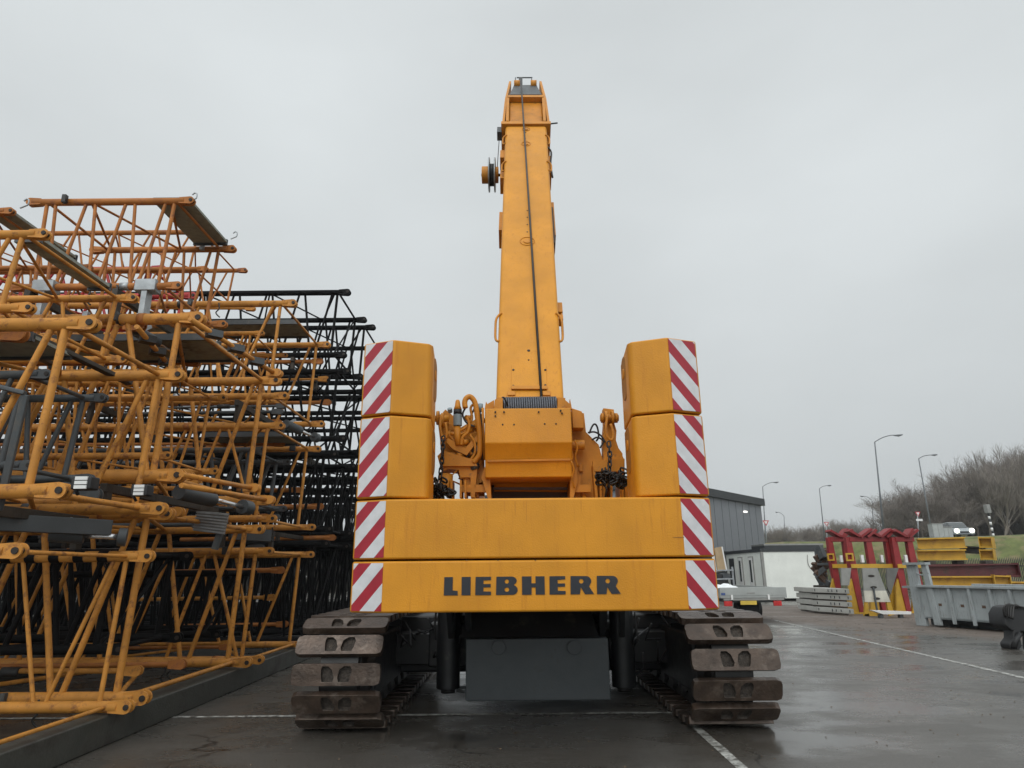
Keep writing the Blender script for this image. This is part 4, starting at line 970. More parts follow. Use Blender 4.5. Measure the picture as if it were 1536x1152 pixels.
rl = P(1166, 905, YT); MB().box((rl.x-.13, YT-.04, zt_(909)), (rl.x+.13, YT+.02, zt_(901.5))).build("tail_light", REDL, tr, bevel=.01)
rl = P(1092, 905, YT); MB().box((rl.x-.13, YT-.04, zt_(909)), (rl.x+.13, YT+.02, zt_(901.5))).build("tail_light", REDL, tr, bevel=.01)
for s_ in (xa+.28, xb-.28):
    for yy in (24.2, 25.3):
        w = MB().tube([(s_-.13, yy, .33), (s_+.13, yy, .33)], .33, 24).build("wheel", BLK, tr, bevel=.03)
w = MB().tube([(P(1123, 915, 23).x-.35, 23.2, .33), (P(1123, 915, 23).x+.35, 23.2, .33)], .33, 24).build("wheel", BLK, tr, bevel=.04)
# tarpaulin heap, board, pallets on trailer
import math as _m
def heap(label, p, w, dpt, h, m, seed=1):
    rr = random.Random(seed); nx, ny = 14, 8; vs = []; fs = []
    for j in range(ny+1):
        for i in range(nx+1):
            u, v = i/nx, j/ny; e = math.sin(math.pi*u)**.5*math.sin(math.pi*v)**.5
            vs.append((p.x+(u-.5)*w, p.y+v*dpt, p.z+h*e*(.7+.3*rr.random())))
    for j in range(ny):
        for i in range(nx): fs.append((j*(nx+1)+i, j*(nx+1)+i+1, (j+1)*(nx+1)+i+1, (j+1)*(nx+1)+i))
    o = MB().add(vs, fs, True).build("tarpaulin", m, None, origin=p); return tag(o, label, "tarpaulin")
pz = zt_(897)+.04
heap("crumpled white tarpaulin heap lying on the flatbed trailer", Vector((xa+.45, YT+.3, pz)), 1.2, 1.2, zt_(875)-pz+.02, BAG)
q = P(1078, 862, 30); o = MB().beam((q.x, 30, .9), (q.x-.55, 30.1, 2.9), .9, .06, up=(0, 1, 0)).build("board", WOOD, None, origin=(q.x, 30, .9)); 
bpy.data.objects.remove(o)
t = thing("board_rack", "rack holding a tilted plywood board and dark goods between crane and white cabin", "rack", (P(1085, 900, 29).x, 29, 0))
MB().prism(pp([(1072, 822), (1082, 820), (1089, 856), (1077, 858)], 29), (0, .08, 0)).build("plywood_board", WOOD, t)
MB().prism(pp([(1067, 824), (1070, 822), (1076, 858), (1071, 860)], 29.1), (0, .05, 0)).build("white_board", WHT2, t)
MB().prism(pp([(1082, 820), (1084, 820), (1091, 856), (1089, 857)], 29.0), (0, .08, 0)).build("white_edge", WHT2, t)
for y in (856, 869, 880):
    MB().beam(P(1066, y, 29), P(1100, y-1, 29), .08, .06).build("rail", GALV, t)
for x in (1070, 1098): a = P(x, 850, 29.1); MB().beam((a.x, 29.1, 0), (a.x, 29.1, a.z), .07, .07).build("upright", GALV, t)
for x0, x1, y0, y1, m in ((1069, 1083, 861, 868, DARK), (1084, 1096, 860, 868, DGREY), (1069, 1094, 872, 879, DARK)):
    MB().prism(pp([(x0, y0+1), (x0+3, y0), (x1-2, y0), (x1, y0+2), (x1, y1), (x0, y1)], 29.05), (0, .5, 0)).build("stored_goods", m, t, bevel=.02)
# slab stack
a = G(1181, 914); b = G(1223, 920); c = G(1280, 924.5)
b = Vector((b.x, b.y, 0)); e1 = (Vector((a.x, a.y, 0))-b); e2 = (Vector((c.x, c.y, 0))-b)
e1 = e1.normalized()*1.75; e2 = Vector((e2.x, e2.y, 0))
hs_ = (P(1223, 880, b.y).z-.05)/4
SLABM = mat("light concrete panel", (.42, .42, .39), .75, var=.15, scale=2, c2=(.24, .24, .22), cover=.25, streak=True)
for k in range(4):
    j = Vector((random.uniform(-.05, .05), random.uniform(-.05, .05), 0)); z = .07+k*hs_
    t = thing("concrete_panel", "pale grey panel, %s of the four stacked beside the trailer" % ["lowest", "second from bottom", "second from top", "topmost"][k], "panel", b+j+Vector((0, 0, z)), "pale panels stacked beside the trailer")
    MB().prism([b+j+Vector((0, 0, z)), b+j+e1+Vector((0, 0, z)), b+j+e1+e2+Vector((0, 0, z)), b+j+e2+Vector((0, 0, z))], (0, 0, hs_-.055)).build("slab", SLABM, t, bevel=.015)
    for f in (.08, .45, .55, .68, .9):
        q = b+j+e2*f+Vector((0, 0, z+.05)); MB().beam(q-e1.normalized()*.012, q-e1.normalized()*.012+Vector((0, 0, hs_-.15)), .04, .02).build("edge_clip", DGREY, t)
    for f in (.1, .8):
        q = b+e2*.05+e1*f; MB().prism([q+Vector((0, 0, z-.045)), q+e1.normalized()*.1+Vector((0, 0, z-.045)), q+e1.normalized()*.1+e2*.9+Vector((0, 0, z-.045)), q+e2*.9+Vector((0, 0, z-.045))], (0, 0, .04)).build("spacer", TIMB, t)
# red trestles
YR = 26.4
def tz(py, px=1300, Y=YR): return max(0.0, P(px, py, Y).z)
fr = [(1244, 1276, 2.2), (1272, 1311, -.3), (1302, 1340, .2), (1341, 1373, -.1)]
tl = ["leftmost", "second from left", "third from left", "rightmost"]
for k, (xa_, xb_, dy) in enumerate(fr):
    Y = YR+dy
    t = thing("trestle", "red steel trestle with V-shaped head on yellow foot, %s of the four" % tl[k], "trestle", (P((xa_+xb_)/2, 900, Y).x, Y, 0), "red trestles by the skip")
    def z_(py): return tz(py, (xa_+xb_)/2, Y)
    for i, x in enumerate((xa_+4, xb_-5)):
        X_ = P(x, 830, Y).x; wd = .098
        sh = 1 if i else -1
        MB().prism([(X_-wd, Y, z_(806)), (X_+wd, Y, z_(806)), (X_+wd*1.3+.04, Y, z_(850)), (X_+wd*1.2+.20*(1 if i else .4), Y, z_(921)), (X_-wd*.5+.20*(1 if i else .4), Y, z_(921)), (X_-wd*1.1, Y, z_(850))], (0, .22, 0)).build("leg", RED, t, bevel=.01)
        MB().prism([(X_-wd*.5+.18*(1 if i else .4)-.22, Y+.05, z_(880)), (X_-wd*.5+.1, Y+.05, z_(856)), (X_+.05, Y+.05, z_(921)), (X_-.35, Y+.05, z_(921))], (0, .12, 0)).build("gusset", RYEL, t)
        MB().box((X_-.25, Y-.1, 0), (X_+.5, Y+.5, max(.05, z_(921))+.004)).build("foot", RYEL, t)
    a = P(xa_+2, 809, Y); b_ = P(xb_-2, 809, Y)
    MB().box((a.x, Y-.03, z_(812.5)), (b_.x, Y+.26, z_(805))).build("head_beam", RED, t, bevel=.01)
    for (x0, y0, x1, y1) in ((xa_-2, 796, xa_+14, 805), (xa_+15, 806, xb_-8, 794), (xb_-14, 806, xb_-1, 795)):
        MB().beam(P(x0, y0, Y+.1), P(x1, y1, Y+.1), .5, .09, up=(0, 0, 1)).build("cradle_plate", RED, t)
    MB().box((a.x-.1, Y-.06, z_(852)), (b_.x+.05, Y-.02, z_(846))).build("waist_beam", RYEL, t)
    if k < 2:
        q0_ = P(xa_-1, 836, Y-.05); q = MB()
        w_ = .11
        for (u0, u1, v0, v1) in ((-w_*1.3, w_*1.3, .2, .26), (-w_*1.3, w_*1.3, -.04, .02), (-w_*1.3, -w_*.8, .02, .2), (w_*.8, w_*1.3, .02, .2)):
            q.box((q0_.x+u0+.08, Y-.1, q0_.z+v0-.1), (q0_.x+u1+.08, Y-.04, q0_.z+v1-.1))
        q.build("square_bracket", RYEL, t)
    mq = P((xa_+xb_)/2+2, 838, Y); MB().box((mq.x-.06, Y-.05, mq.z-.14), (mq.x+.04, Y+.05, mq.z+.14)).build("stop_block", WHT2, t)
# grey plate with oval holes leaning in front
YG = 24.6
t = thing("slotted_plate", "grey and cream slotted steel plate on a yellow frame in front of the red trestles", "plate", (P(1315, 900, YG).x, YG, 0))
MB().prism(pp([(1294, 852), (1316, 852), (1329, 886), (1296, 886)], YG), (0, .06, 0)).build("upper_plate", SGRY, t)
MB().prism(pp([(1296, 886), (1329, 886), (1336, 903), (1298, 903)], YG-.003), (0, .06, 0)).build("lower_plate", mat("cream plate", (.55, .53, .45), .6), t)
for x, y in ((1307, 864), (1310.5, 881), (1315.5, 898)):
    c = P(x, y, YG-.01); n = 14
    MB().prism([(c.x+.12*math.cos(2*math.pi*k/n), YG-.008, c.z+.045*math.sin(2*math.pi*k/n)) for k in range(n)], (0, .004, 0)).build("slot", PIN, t)
MB().beam(P(1310, 881, YG-.05), P(1316, 918, YG-.1), .05, .05).build("hanging_bar", DGREY, t)
for pts in ([(1298, 903), (1302, 903), (1304, 924), (1297, 924)], [(1330, 903), (1336, 903), (1342, 922), (1334, 924)], [(1297, 919), (1320, 920), (1320, 924), (1297, 924)]):
    MB().prism(pp(pts, YG+.02), (0, .1, 0)).build("frame", RYEL, t)
MB().prism(pp([(1330, 852), (1348, 852), (1336, 892), (1331, 880)], YG+.3), (0, .08, 0)).build("side_plate", mat("dim grey plate", (.13, .13, .12), .6), t)
MB().prism(pp([(1262, 852), (1277, 852), (1274, 878), (1263, 878)], YG+.3), (0, .08, 0)).build("side_plate", SGRY, t)
t = thing("steel_profile", "flat white steel profile lying on blocks below the slotted plate", "profile", (P(1338, 920, 23.6).x, 23.6, 0))
MB().prism(pp([(1308, 915.5), (1367, 917.5), (1367, 921.5), (1325, 921.5)], 23.7), (0, .25, 0)).build("bar", WHT2, t)
for x in (1322, 1352): q = P(x, 920, 23.75); MB().box((q.x-.06, 23.75, 0), (q.x+.06, 23.9, q.z-.03)).build("block", DGREY, t)
# scrap / dark pile left of trestles
t = thing("scrap_pile", "brown rusty scrap heap behind the panels left of the red trestles", "scrap", (P(1235, 860, 30).x, 30, 0))
rr = random.Random(9); RUST = mat("rusty scrap", (.10, .06, .04), .8, var=.5, scale=5)
for k in range(16):
    q = P(1236+rr.uniform(-8, 9), 838+rr.uniform(-10, 38), 30+rr.uniform(-.3, .3)); e = Vector((rr.uniform(-.35, .35), rr.uniform(-.1, .1), rr.uniform(-.3, .3)))
    MB().beam(q-e, q+e, .1+.18*rr.random(), .08+.25*rr.random()).build("scrap_piece", RUST if k % 3 else DGREY, t)
MB().box((P(1229, 880, 30).x, 29.8, 0), (P(1247, 880, 30).x, 30.6, P(1240, 878, 30).z)).build("crate", TIMB, t)
# I-beams
def ibeam(label, pa, pb, h, w, m, endcap=None, name="steel_beam"):
    t = thing(name, label, "beam", pa, "steel beams stacked behind the skip")
    d = (pb-pa).normalized(); q = d.cross(Vector((0, 0, 1))).normalized(); u = Vector((0, 0, 1))
    b = MB(); tk = .05
    for (o0, ww, hh) in ((0, .05, h-2*tk), (h/2-tk/2, w, tk), (-h/2+tk/2, w, tk)):
        b.beam(pa+u*o0, pb+u*o0, ww, hh)
    b.build("beam", m, t)
    if endcap:
        for p in (pa, pb): MB().beam(p-d*.012, p+d*.012, w+.04, h+.04).build("end_plate", endcap, t)
    return t
YI = 27.0
def ib(label, x0, y0, x1, y1, h, w, m, Ya=YI, Yb=YI, cap=None):
    return ibeam(label, P(x0, y0, Ya), P(x1, y1, Yb), h, w, m, cap)
ib("yellow I-beam on top of the pile, long left piece", 1376, 816, 1447, 814, .42, .5, RYEL, 27.2, 26.6)
ib("yellow I-beam second from the top, long left piece", 1376, 833, 1448, 832, .40, .5, RYEL, 27.2, 26.6)
ib("short yellow beam end at the top right of the pile", 1471, 814, 1490, 814, .42, .6, RYEL, 27.6, 27.3, RYEL)
ib("short yellow beam end below the top right one", 1472, 832, 1492, 832, .40, .6, RYEL, 27.6, 27.3, RYEL)
ib("dark steel beam tying the two yellow piles at the back", 1440, 824, 1478, 826, .28, .4, DARK, 28.3, 28.3)
ib("long maroon beam under the yellow ones", 1384, 853, 1500, 852, .34, .5, MAR, 27.0, 27.0)
ib("long maroon box beam in the middle of the pile", 1388, 858, 1524, 855, .5, .4, MAR, 26.8, 26.4, MAR)
ib("yellow I-beam resting low behind the skip rim", 1396, 872, 1490, 872, .38, .5, RYEL, 26.4, 25.6, None)
ib("yellow box end low behind the skip rim", 1490, 871, 1514, 872, .40, .5, RYEL, 25.4, 25.2, RYEL)
ib("dark beam at the photo's right edge behind the skip rim", 1500, 877, 1560, 878, .25, .4, RYEL, 26.4, 26.2)
for k, (x, y0, y1) in enumerate(((1395, 841, 846), (1437, 841, 846), (1425, 862, 866), (1480, 841, 846), (1430, 884, 905), (1500, 884, 905))):
    a = P(x, y0, 26.9); b = P(x, y1, 26.9); zz_ = 0 if y1 > 900 else b.z
    o = MB().box((a.x-.15, 26.75, zz_), (a.x+.15, 27.1, a.z)).build("timber_block", TIMB, None, bevel=.01, origin=(a.x, 26.9, zz_)); tag(o, ["timber block under the left end of the yellow I-beams", "timber block under the right end of the long yellow I-beams", "small timber block under the maroon box beam", "timber block under the short yellow beam end", "timber post under the low beams, left one", "timber post under the low beams, right one"][k], "timber")
# skip
g0 = G(1374, 938); g1 = G(1545, 952)
g0 = Vector((g0.x, g0.y, 0)); g1 = Vector((g1.x, g1.y, 0)); d = (g1-g0).normalized(); back = Vector((-d.y, d.x, 0)); back = back if back.y > 0 else -back
zr = P(1440, 881, g0.lerp(g1, .4).y).z
skip = thing("roll_off_skip", "grey blue steel roll-off skip with ribbed side and raised hook frame", "skip", g0)
def along(px, py=905):
    r = ray(px, py); k = r.x/r.y
    return (k*g0.y-g0.x)/(d.x-k*d.y)
st0 = g0+d*.35; ed = g0+d*6.0
MB().prism([st0+Vector((0, 0, .22)), ed+Vector((0, 0, .22)), ed+Vector((0, 0, zr)), st0+Vector((0, 0, zr))], back*.05).build("side_wall", SKIP, skip)
MB().prism([st0+back*2.3+Vector((0, 0, .22)), ed+back*2.3+Vector((0, 0, .22)), ed+back*2.3+Vector((0, 0, zr)), st0+back*2.3+Vector((0, 0, zr))], back*.05).build("side_wall", SKIP, skip)
MB().prism([st0+Vector((0, 0, .22)), ed+Vector((0, 0, .22)), ed+back*2.35+Vector((0, 0, .22)), st0+back*2.35+Vector((0, 0, .22))], (0, 0, .05)).build("floor", SKIP, skip)
MB().prism([st0+Vector((0, 0, .22))-d*.05, st0+back*2.35+Vector((0, 0, .22))-d*.05, st0+back*2.35+Vector((0, 0, zr))-d*.05, st0+Vector((0, 0, zr))-d*.05], d*.048).build("front_wall", SKIP, skip)
for o_ in (0, 2.32): MB().beam(st0-d*.08+back*o_+Vector((0, 0, zr+.02))-back*.03, ed+back*o_+Vector((0, 0, zr+.02))-back*.03, .14, .07).build("top_rim", SKIP, skip, bevel=.01)
for px in (1427, 1457, 1488, 1518, 1550, 1585):
    f = along(px); q = g0+d*f
    MB().prism([q-back*.01+Vector((0, 0, zr-.02)), q+d*.07-back*.01+Vector((0, 0, zr-.02)), q+d*.07-back*.01+Vector((0, 0, .12)), q-back*.01+Vector((0, 0, .12))], -back*.07).build("rib", SKIP, skip)
for px, py in ((1410, 906), (1443, 912), (1475, 912), (1503, 916)):
    f = along(px); q = g0+d*f+Vector((0, 0, .62)); MB().beam(q-back*.004-d*.05, q-back*.004+d*.05, .006, .07).build("rust_patch", mat("rust stain", (.10, .06, .04), .8) if px == 1410 else MATS["rust stain"], skip)
for o_ in (.55, 1.75): MB().beam(g0+d*.1+back*o_+Vector((0, 0, .11)), ed+back*o_+Vector((0, 0, .11)), .1, .2).build("skid_rail", DGREY, skip)
hz = P(1382, 847, g0.y).z
for o_ in (0,):
    MB().prism([g0+back*o_, g0+back*o_+d*along(1384), g0+back*o_+d*along(1382)+Vector((0, 0, hz)), g0+back*o_+Vector((0, 0, hz))], back*.12).build("hook_post", SKIP, skip, bevel=.01)
    MB().prism([g0-back*.05+d*along(1383, 850)+Vector((0, 0, hz)), g0-back*.05+d*along(1391, 850)+Vector((0, 0, hz)), g0-back*.05+d*along(1413, 935)+Vector((0, 0, .05)), g0-back*.05+d*along(1403, 935)+Vector((0, 0, .05))], back*.10).build("hook_brace", SKIP, skip, bevel=.01)
MB().beam(g0-d*.02+Vector((0, 0, hz+.03)), g0+d*along(1392, 850)+Vector((0, 0, hz+.03)), .22, .07).build("head_plate", SKIP, skip)
MB().beam(g0-d*.4+back*.3+Vector((0, 0, zr-.02)), g0+d*.1+back*.3+Vector((0, 0, zr-.02)), .3, .06).build("step_plate", SKIP, skip)
c = g0+d*along(1385, 860)+Vector((0, 0, hz-.22))-back*.03
MB().tube([c+d*(.2*math.cos(R(a)))+Vector((0, 0, .08*math.sin(R(a)))) for a in range(180, 361, 20)], .02, 6).build("lashing_ring", GALV, skip)
# black machine part at the right edge
pb = G(1527, 974); t = thing("hydraulic_grab", "black hydraulic grab with hoses standing at the photo's right edge", "grab", (pb.x, pb.y, 0))
Yk = pb.y
for pts, dp in (([(1506, 922), (1512, 911), (1524, 908), (1530, 912), (1536, 912), (1560, 915), (1560, 940), (1536, 948), (1518, 946), (1508, 938)], .5), ([(1520, 944), (1532, 944), (1531, 956), (1534, 970), (1528, 976), (1516, 974), (1514, 966), (1520, 958)], .3), ([(1548, 940), (1560, 940), (1561, 978), (1549, 976)], .3)):
    MB().prism(pp(pts, Yk), (0, dp, 0)).build("steel_body", BLK, t, bevel=.03)
for k in range(5):
    MB().tube([P(1507+k*3, 925+k, Yk-.03*k), P(1505+k*4, 912-k, Yk-.06), P(1514+k*4, 906+k, Yk-.06), P(1524+k*4, 912, Yk-.03)], .02, 6).build("hose", DARK, t)
MB().tube([P(1521, 972, Yk-.05), P(1524, 960, Yk-.06), P(1530, 950, Yk-.04)], .05, 10).build("claw", BLK, t)
# picket fence
rg = random.Random(14); mb = MB()
for i in range(1500):
    if i % 3: x_ = rg.uniform(6.5, 22); y_ = rg.uniform(10, 24)
    else: x_ = rg.uniform(-4, 9); y_ = rg.uniform(5.2, 16)
    if i % 3 and .87*x_+.49*y_ < 17.5: continue
    r1_ = rg.uniform(.005, .018)*(1.4 if i % 3 else .7); a_ = rg.uniform(0, 6.28); c_ = Vector((x_, y_, .001))
    q = [c_+Vector((r1_*math.cos(a_+k*1.57)*(1.6 if k % 2 else .8), r1_*math.sin(a_+k*1.57), rg.uniform(0, .006))) for k in range(4)]
    mb.add(q+[c_+Vector((0, 0, r1_*.7+.003))], [(0, 1, 4), (1, 2, 4), (2, 3, 4), (3, 0, 4)])
o = mb.build("leaf_litter", mat("wet leaf litter", (.10, .065, .035), .5, var=.6, scale=3)); o["kind"] = "stuff"
fe = thing("picket_fence", "black pointed picket fence at the foot of the grass slope", "fence", (P(1470, 850, 36).x, 36, 0))
fa = P(1235, 850, 44); fb = P(1600, 850, 36); fa.z = fb.z = 0; n = 150; L_ = (fb-fa); 
rails = MB()
for z in (.55, 1.45): rails.beam(fa+Vector((0, 0, z)), fb+Vector((0, 0, z)), .05, .06)
pk = MB()
zf = P(1510, 836, 36.6).z
rails.build("rail", HTRIM, fe) if 0 else None
for z in (.4, zf-.45): MB().beam(fa+Vector((0, 0, z)), fb+Vector((0, 0, z)), .05, .06).build("rail", HTRIM, fe)
for i in range(n+1):
    q = fa+L_*i/n; pk.beam(q+Vector((0, -.035, 0)), q+Vector((0, -.035, zf-.12)), .045, .02, up=(0, 1, 0)); pk.tube([q+Vector((0, -.035, zf-.12)), q+Vector((0, -.035, zf+.04))], .03, 4, r1=.004)
o = pk.build("picket", HTRIM, fe); o["kind"] = "stuff"
# ---------------------------------------------------------------- road furniture on the dike
ZD = 4.2
def lamp(label, xb_, yb_, xt, yt, xe, ye, Y):
    base = P(xb_, yb_, Y); zb = min(base.z, ZD)
    t_ = P(xt, yt, Y); e = P(xe, ye, Y); base = Vector((base.x, Y, ZD if Y > 50 else 0))
    t_ = Vector((t_.x, Y, t_.z))
    k = .0022*Y/2
    t = thing("street_lamp", label, "street lamp", base, "street lamps along the dike road")
    MB().tube([base, base.lerp(t_, .5), t_], [.11, .085, .06], 10).build("pole", LAMPM, t)
    m = t_.lerp(e, .55)+Vector((0, 0, (e.z-t_.z)*.35))
    MB().tube([t_, t_.lerp(m, .5)+Vector((0, 0, .1)), m, t_.lerp(e, .72)+Vector((0, 0, (e.z-t_.z)*.22))], .045, 8).build("arm", LAMPM, t)
    MB().tube([t_.lerp(e, .68)+Vector((0, 0, (e.z-t_.z)*.22)), t_.lerp(e, .85)+Vector((0, 0, .03)), e], [.05, .13, .05], 8).build("lamp_head", LAMPM, t)
    return t
lamp("tallest street lamp, arm to the right, in front of the trees", 1327, 812, 1312, 663, 1354, 652, 70)
lamp("dark street lamp behind the yellow beams, arm to the right", 1400, 812, 1378, 688, 1406, 682, 82)
lamp("street lamp just right of the grey hall, arm to the right", 1149, 822, 1144, 730, 1168, 723, 105)
lamp("street lamp above the red trestles' left end, arm to the right", 1238, 822, 1229, 733, 1247, 728, 110)
lamp("small far street lamp by the grey hall, arm to the left", 1177, 822, 1176, 774, 1163, 768, 150)
lamp("far street lamp above the red trestles' middle, arm to the left", 1311, 822, 1308, 750, 1290, 744, 120)
lamp("street lamp among the trees at the right, arm to the left", 1495, 822, 1486, 715, 1463, 709, 100)
def yield_sign(label, px, py, w, Y, yb_, inner=SRED, plate=False):
    c = P(px, py, Y); s_ = w/F*Y/2
    zg = ZD-.1
    t = thing("yield_sign", label, "traffic sign", (c.x, Y, zg), "triangular give-way signs")
    b = P(px+(2 if plate else 1), yb_, Y)
    MB().tube([(b.x, Y+.04, zg), (c.x, Y+.04, c.z+s_*.5)], .05, 8).build("post", GALV, t)
    h = s_*.88
    MB().prism([(c.x-s_, Y, c.z+h), (c.x+s_, Y, c.z+h), (c.x, Y, c.z-h)], (0, .03, 0)).build("sign_face", SRED, t)
    MB().prism([(c.x-s_*.58, Y-.004, c.z+h*.72), (c.x+s_*.58, Y-.004, c.z+h*.72), (c.x, Y-.004, c.z-h*.38)], (0, .003, 0)).build("sign_centre", WHT2, t)
    if plate:
        q = P(px+2, py+8.5, Y); MB().box((q.x-s_*1.1, Y-.01, q.z-s_*.35), (q.x+s_*1.1, Y+.02, q.z+s_*.35)).build("sub_plate", WHT2, t)
yield_sign("red and white give-way triangle on the lamp post beside the grey hall", 1149, 785, 9.5, 88, 822)
yield_sign("small give-way triangle near the left end of the red trestles", 1240, 786.5, 7.5, 92, 822)
yield_sign("give-way triangle with a white plate below, left of the white cabinets", 1377, 771.5, 8.5, 66, 815, plate=True)
# striped beacon
c = P(1488, 800, 64); t = thing("striped_post", "black and white banded traffic post with grey head at the roadside", "traffic post", (c.x, 64, ZD))
top = P(1482.5, 770, 64); base = Vector((c.x+.1, 64, ZD)); nb_ = 9
for k in range(nb_):
    MB().tube([base.lerp(top, k/nb_), base.lerp(top, (k+1)/nb_)], .10, 10).build("band", WHT2 if k % 2 else HTRIM, t)
h0 = top; h1 = P(1481, 757, 64); MB().beam(h0, h1+Vector((-.1, 0, 0)), .38, .5, up=(0, 1, 0)).build("signal_head", SGRY, t, bevel=.05)
# cabinets
for k, (x0, x1, y0, lb) in enumerate(((1398, 1414, 786, "taller white utility cabinet beside the car"), (1415, 1428, 791, "lower white utility cabinet touching the car's rear"))):
    a = P(x0, y0, 60); b = P(x1, y0, 60); t = thing("utility_cabinet", lb, "cabinet", (a.x, 60, ZD-.05), "white utility cabinets on the dike")
    MB().box((a.x, 60, ZD-.05), (b.x, 60.7, a.z)).build("body", ALU, t, bevel=.03)
    MB().box((a.x-.03, 59.96, a.z), (b.x+.03, 60.74, a.z+.06)).build("lid", SGRY, t)
    MB().box(((a.x+b.x)/2-.012, 59.985, ZD+.05), ((a.x+b.x)/2+.012, 60, a.z-.05)).build("door_joint", SGRY, t)
# car
c = P(1451, 806, 62); car = thing("parked_car", "silver grey car with both headlights lit on the dike road", "car", (c.x, 63.6, ZD+.015))
bpy.context.view_layer.update()
car.name = "oncoming_car"
def cl(x, y, z): return Vector((x, y, z))+car.location
Lc = 2.15
side = [(-Lc, .35), (-Lc, .85), (-Lc+.15, 1.0), (-1.25, 1.05), (-.7, 1.5), (.6, 1.55), (1.25, 1.1), (1.9, .95), (Lc, .75), (Lc, .35)]
lower = [(-Lc, .32), (-Lc-.02, .75), (-Lc+.12, .98), (1.0, 1.02), (1.85, .92), (Lc, .72), (Lc, .32)]
MB().prism([cl(x, -.86, z) for x, z in lower], (0, 1.72, 0)).build("body", CARP, car, bevel=.09, seg=3)
g_ = [(-1.75, 1.0), (-1.35, 1.46), (-.2, 1.55), (.55, 1.47), (1.25, 1.0)]
MB().prism([cl(x, -.70, z) for x, z in g_], (0, 1.40, 0)).build("windows", GLS, car, bevel=.08)
MB().prism([cl(x, -.66, z) for x, z in [(-1.4, 1.47), (-.9, 1.56), (.2, 1.57), (.5, 1.50), (.2, 1.50), (-.9, 1.50)]], (0, 1.32, 0)).build("roof", CARP, car, bevel=.02)
for x in (-1.3, 1.35):
    for y in (-.83, .65):
        w = MB().tube([cl(x, y, .32), cl(x, y+.2, .32)], .32, 20).build("wheel", BLK, car)
for y in (-.62, .62):
    MB().tube([cl(Lc-.03, y, .68), cl(Lc+.03, y, .68)], .20, 16).build("headlight", HEADL, car)
MB().box(cl(Lc-.01, -.35, .45), cl(Lc+.02, .35, .62)).build("grille", HTRIM, car)
car.rotation_euler.z = R(-103)
# ---------------------------------------------------------------- trees
def tree_mesh(seed, hgt, spread, lv=5, up=.6, mname=BARK, tw=1.0, kb_=3):
    rr = random.Random(seed); mb = MB(); segs = [0]
    def grow(p, d, ln, r_, l_):
        if segs[0] > 6500: return
        n = 3 if l_ < 2 else 2; pts = [p]; q = p.copy(); dd_ = d.copy()
        for i in range(n):
            dd_ = (dd_+Vector((rr.gauss(0, .11), rr.gauss(0, .11), rr.gauss(0, .08)+.05*up))).normalized(); q = q+dd_*ln/n; pts.append(q.copy())
        r1 = r_*.55 if l_ < lv else r_*.4
        mb.tube(pts, r_, 5 if l_ < 2 else 3, r1=r1, cap=False); segs[0] += n
        if l_ >= lv: return
        kk = kb_+1 if l_ in (0, 1) else kb_
        for k in range(kk+(l_ == 0)*3):
            f = rr.uniform(.35 if l_ else .22, 1.0); idx = f*n; i = min(n-1, int(idx)); s_ = pts[i].lerp(pts[i+1], idx-i)
            a = rr.uniform(0, 6.283); sp = spread*rr.uniform(.55, 1.15)
            side_ = Vector((math.cos(a), math.sin(a), 0)); nd = (dd_*(1-sp*.5)+side_*sp+Vector((0, 0, up*.45))).normalized()
            grow(s_, nd, ln*rr.uniform(.55, .78), max(.012, r_*(1-f*.5)*.52), l_+1)
        grow(pts[-1], dd_, ln*.7, r1, l_+1)
    grow(Vector((0, 0, -.2)), Vector((0, 0, 1)), hgt*.34, .18*tw*hgt/12, 0)
    return mb
protos = []
def mktree(seed, hgt, spread, **k):
    mb = tree_mesh(seed, hgt, spread, **k); m = k.get("mname", BARK)
    # trunk part and crown part
    zmax = max(v.z for v in mb.v)
    sc = hgt/zmax
    for v in mb.v: v *= sc
    nt = 5*4; tk = MB(); 
    tk.v = mb.v[:nt]; tk.f = [f for f in mb.f if max(f) < nt]; tk.sm = [True]*len(tk.f)
    cr = MB(); cr.v = mb.v[nt:]; cr.f = [tuple(i-nt for i in f) for f in mb.f if min(f) >= nt]; cr.sm = [False]*len(cr.f)
    a = tk.build("trunk", m); b = cr.build("crown", m); r_ = (a.data, b.data)
    bpy.data.objects.remove(a); bpy.data.objects.remove(b); return r_
protos = [mktree(1, 12, .75, up=.5), mktree(2, 12, .6, up=.9, mname=BARK2), mktree(3, 12, .95, up=.35, mname=BARK), mktree(5, 12, .5, up=1.2, mname=BARK2), mktree(8, 12, 1.0, up=.6, kb_=4)]
TL = []
def place(px, ytop, Y, pi, wide=1.0, kind="tree"):
    p = P(px, ytop, Y); h = (p.z-ZD)*((1.06 if px < 1420 else 1.22) if Y < 130 else .84); TL.append((px, ytop, Y, pi, h, wide, p.x))
rr = random.Random(21)
# big right hand mass: three depth rows
def prof(px):
    for (x0, y0), (x1, y1) in zip(PR[:-1], PR[1:]):
        if x0 <= px <= x1: return y0+(y1-y0)*(px-x0)/(x1-x0)
    return PR[-1][1]
PR = [(1290, 790), (1315, 768), (1335, 740), (1350, 724), (1380, 719), (1410, 716), (1440, 708), (1470, 696), (1500, 690), (1540, 686), (1620, 684), (1700, 690)]
for row, (Y, dx, dyy) in enumerate(((92, 19, 10), (101, 16, 2), (112, 15, 4))):
    x = 1336+row*5
    while x < 1640:
        place(x+rr.uniform(-4, 4), prof(x)+dyy+rr.uniform(-5, 7), Y+rr.uniform(-3, 3), rr.choice([0, 1, 2, 3, 4, 4]) if x > 1420 else rr.choice([2, 4, 4, 0]), 1.0 if x > 1420 else 1.12)
        x += dx+rr.uniform(-3, 3)
PR2 = [(1100, 785), (1150, 782), (1165, 770), (1210, 776), (1235, 766), (1262, 762), (1290, 778), (1330, 790)]
